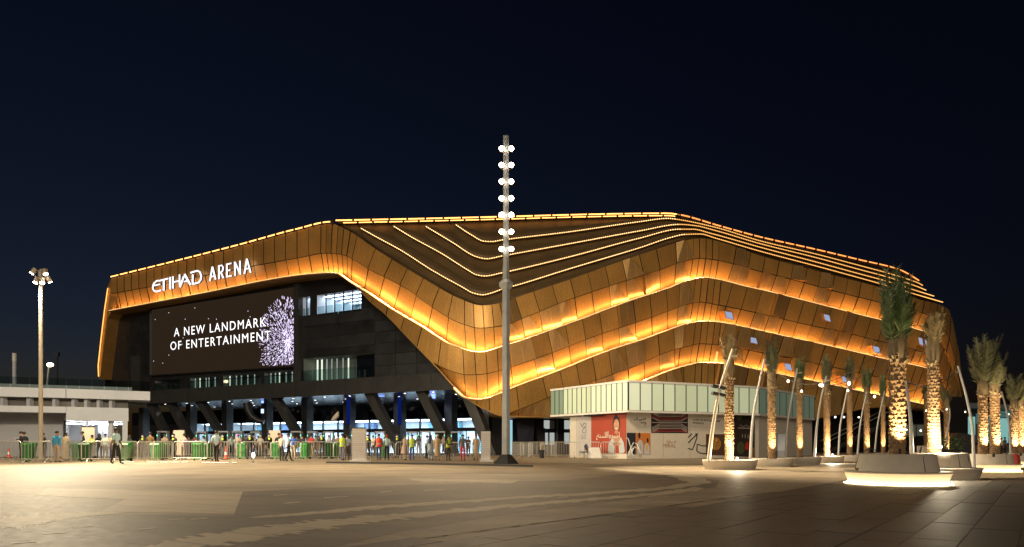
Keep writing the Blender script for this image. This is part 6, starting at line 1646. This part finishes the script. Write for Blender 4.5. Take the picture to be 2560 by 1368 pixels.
# tied-up hose and cables, small posts in the planters
for pts, lb in (([(2402,1130,19.6),(2412,1133,19.3),(2420,1143,19.2),(2423,1155,19.2),(2418,1164,19.3),(2410,1169,19.4)],'black hose looping beside the unlit bench planter'),([(2162,1128,17.3),(2175,1121,17.1),(2187,1125,17.0),(2194,1131,16.9)],'black cable curling over the nearest planter rim')):
    p0 = P(*pts[0]); t = thing('hose', lb, 'hose', p0); m = MB(); m.tube([P(*p)-p0 for p in pts], .012, 6); m.build('hose_run', M['rubber'], t)
for x, y0, y1, d_, dx, lb in ((2249,1132,1122,16.4,0,'short dark spike light at the front rim of the nearest planter'),(2300,1130,1117,18.9,4,'leaning dark spike light between the two bench planters'),(2046,1142,1137,36.2,2,'tiny dark spike light in the third low bowl')):
    p0 = P(x, y0, d_); t = thing('spike_light', lb, 'light', p0); m = MB(); m.tube([(0, 0, -.03), P(x+dx, y1, d_)-p0], .028, 8); m.build('spike_body', M['rubber'], t)
t = thing('paper_cup', 'small brown cup standing on the glowing bench', 'cup', P(2143, 1176.5, 16.9)); m = MB(); m.lathe([(.022, 0), (.03, .06), (.031, .062)], n=12); m.lathe([(0, 0), (.022, 0)], n=12); m.build('cup_body', fm('cup', (.2, .11, .04)), t)
t = thing('gas_drum', 'dark red drum beyond the twin palm planter', 'drum', GX(2539, 27)); m = MB(); m.lathe([(0, .0), (.14, .0), (.17, .2), (.14, .55), (.06, .62), (0, .63)], n=16); m.build('drum_body', fm('drum', (.3, .02, .015)), t)
t = thing('white_board', 'plain white board standing behind the tallest palm', 'board', GX(2306, 30)); m = MB(); m.box((0, 0, .62), (.46, .05, .62)); m.build('panel', M['paper'], t)
for s in (-1, 1):
    m = MB(); m.box((s*.18, 0, .16), (.04, .3, .32)); m.build('leg', M['charcoal'], t)
t = thing('white_cabinet', 'white cabinet against the kiosk end wall beside the palm', 'cabinet', GX(1954, 54)); m = MB(); m.box((0, 0, 1.15), (.75, .4, 1.3)); m.build('body', M['white'], t); m = MB(); m.box((0, 0, .25), (.7, .36, .5)); m.build('plinth', M['grey_wall'], t)

def lean_pole(x0, y0, pts, d_, w, label, arm=None, heads=False):
    b_ = P(x0, y0, d_); b_.z = min(b_.z, .55) if y0 > 1111 else 0; t = thing('leaning_pole', label, 'pole', b_)
    q = [P(x, y, d_)-b_ for x, y in [(x0, y0)]+pts]; q[0] = Vector((0, 0, 0)); n = len(q)
    c = Curve([(v.z, v.x) for v in q]); zs = [q[-1].z*i/12 for i in range(13)]
    path = [Vector((c(z), 0, z)) for z in zs]; m = MB(); m.tube(path, [w*(1-.45*i/12) for i in range(13)], 10); m.build('shaft', M['pole_grey'] if not heads else M['pole_cream'], t)
    if arm:
        a = P(arm[0], arm[1], d_)-b_; m = MB(); m.tube([Vector((c(a.z), 0, a.z)), P(arm[2], arm[3], d_)-b_], w*.35, 6); m.build('arm', M['pole_grey'], t)
    if heads:
        for y in (968, 986):
            for dx in (-10, 8):
                p = P(1797+dx, y+dx*.2, d_)-b_; m = MB(); m.box(p, (.22, .3, .10), 0, 0, Matrix.Rotation(.25, 3, 'Y')); m.build('spotlight', M['black'], t)
    return path[-1]+b_
lean_pole(1772,1149,[(1781,1075),(1797,985),(1832,873)],27.2,.085,'cream leaning pole with black spotlights in front of the kiosk posters',(1829,891,1844,889),True)
lean_pole(1876,1147,[(1880,1070),(1890,1000),(1911,898)],30.6,.075,'leaning grey pole in front of the shop window',(1908,914,1922,912))
lean_pole(1964,1146,[(1968,1070),(1978,1000),(1993,921)],33.4,.07,'leaning grey pole between the kiosk end and the third palm',(1992,934,2005,931))
lean_pole(2036,1142,[(2041,1075),(2052,1000),(2066,940)],36.4,.07,'leaning grey pole right of the third palm',(2064,951,2077,950))
lean_pole(2096,1139,[(2100,1070),(2111,1010),(2122,955)],39.8,.065,'leaning grey pole right of the fourth palm')
lean_pole(2144,1138,[(2149,1075),(2158,1020),(2167,980)],44.8,.07,'leaning grey pole just left of the sixth palm')
lean_pole(2187,1130,[(2193,1070),(2202,1020),(2212,978)],48.8,.07,'leaning grey pole right of the sixth palm')
lean_pole(2280,1131,[(2277,1060),(2271,1000),(2263,950)],18.6,.055,'stout pole leaning left just right of the tallest palm',)
lean_pole(2351,1128,[(2349,1080),(2346,1030),(2340,985)],20.6,.045,'pole right of the dry crowned palm trunk')
lean_pole(2323,905,[(2320,890),(2315,870),(2311,862)],20.4,.035,'short pole top beside the dry palm sleeve',(2317,882,2296,882))
lean_pole(2435,1173,[(2432,1080),(2418,1000),(2395,915)],23.2,.055,'tall grey pole leaning left in front of the dark sky',(2399,930,2388,931))
lean_pole(2527,1126,[(2524,1075),(2515,1020),(2504,980)],30.0,.055,'leaning pole left of the far right palms')
lean_pole(2365,1115,[(2370,1070),(2375,1040),(2374,1020)],56,.07,'far leaning pole under the arena end')

# festoon strings with bulbs
BULB = emit('festoon_bulb', (1.0, .80, .48), 8.0)
def string(a, b, sag, n, bulbs, label):
    t = thing('light_string', label, 'string lights', a); m = MB(); pts = []
    for i in range(n+1):
        u = i/n; p = lerp(a, b, u)-a; p.z -= sag*4*u*(1-u); pts.append(p)
    m.tube(pts, .012, 4); m.build('wire', M['rubber'], t)
    for u in bulbs:
        p = lerp(a, b, u)-a; p.z -= sag*4*u*(1-u); m = MB(); m.lathe([(0, -.13), (.045, -.10), (.05, -.06), (.02, 0)], p, 8); m.build('bulb', BULB, t)
string(P(1844,889,27.2), P(2077,950,36.4), .9, 16, (.62,), 'festoon wire from the kiosk pole towards the fourth palm')
string(P(1922,912,30.6), P(2205,875,18.0), .9, 16, (.26, .60), 'festoon wire sweeping up towards the tallest palm')
string(P(2005,931,33.4), P(2210,905,17.5), .6, 16, (.35, .72), 'festoon wire below the upper sweep to the tallest palm')
string(P(2077,950,36.4), P(2388,931,23.2), .8, 16, (.2, .46), 'festoon wire behind the tallest palm trunk')
string(P(2263,950,18.6), P(2388,931,23.2), .3, 12, (), 'festoon wire between the tallest palm and the tall pole')
string(P(2204,990,48), P(2374,1020,56), .5, 12, (.3, .62, .95), 'far festoon wire under the arena end')
string(P(2374,1020,56), P(2560,1030,60), .3, 12, (.2, .78), 'far festoon wire over the cyan building')

# ------------------------------------------------------------------ glass building at the far right and the dark arena end
far_b = thing('glass_building', 'low teal lit glass building beyond the arena at the right', 'building', GX(2500, 120))
TEAL = emit('teal_lit_glass', (.34, .74, .68), .6); TEALB = emit('teal_bright_glass', (.55, .95, .85), .6); TEALD = emit('teal_dim_glass', (.14, .36, .34), .35)
def fq_(pts, m_, nm, d_=120):
    m = MB(); m.face([P(x, y, d_)-GX(2500, 120) for x, y in pts]); return m.build(nm, m_, far_b)
fq_(((2396,1108),(2760,1108),(2760,1040),(2396,1024)), mat('far_wall', (.05, .07, .07), .6), 'wall', 121)
for i, (x0, x1, y0, y1, m_) in enumerate(((2402,2438,1042,1088,TEAL),(2440,2447,1034,1060,TEALD),(2449,2499,1040,1108,TEALD),(2500,2521,1046,1108,TEAL),(2523,2530,1056,1108,TEALB),(2531,2560,1046,1106,TEAL),(2562,2620,1046,1106,TEAL),(2404,2420,1026,1040,TEALD),(2500,2560,1028,1044,TEALD))):
    fq_(((x0,y1),(x1,y1),(x1,y0),(x0,y0)), m_, 'window')
m = MB(); a, b = P(2380,1018,118)-GX(2500,120), P(2760,1036,118)-GX(2500,120); m.hexa([a, b, b+Vector((0,6,0)), a+Vector((0,6,0)), a+Vector((0,0,.9)), b+Vector((0,0,.9)), b+Vector((0,6,.9)), a+Vector((0,6,.9))]); m.build('roof', mat('far_roof', (.10,.13,.14), .6), far_b)
t = thing('dark_ramp_wall', 'dark sloped wall below the end of the arena', 'wall', GX(2400, 66)); m = MB()
m.prism([P(x, y, 66)-GX(2400, 66) for x, y in ((2385,1132),(2432,1132),(2425,1086),(2400,1082),(2385,1092))], (0, 1.5, 0)); m.build('wall_body', M['charcoal'], t)
t = thing('hedge_box', 'dark green planting box behind the dry crowned palm', 'planter', GX(2372, 40)); m = MB(); m.box((0, 0, .35), (1.6, .8, .7)); m.build('box', M['charcoal'], t)
q_ = random.Random(6); m = MB()
for i in range(500):
    c = Vector((q_.uniform(-.8, .8), q_.uniform(-.4, .4), .7+q_.random()**1.5*.75)); a = Vector((q_.uniform(-1, 1), q_.uniform(-1, 1), q_.uniform(-1, 1))).normalized()*.09; b = Vector((q_.uniform(-1, 1), q_.uniform(-1, 1), q_.uniform(-1, 1))).normalized()*.05
    m.face([c-a, c+b, c+a])
m.build('foliage', LEAFG[0], t)
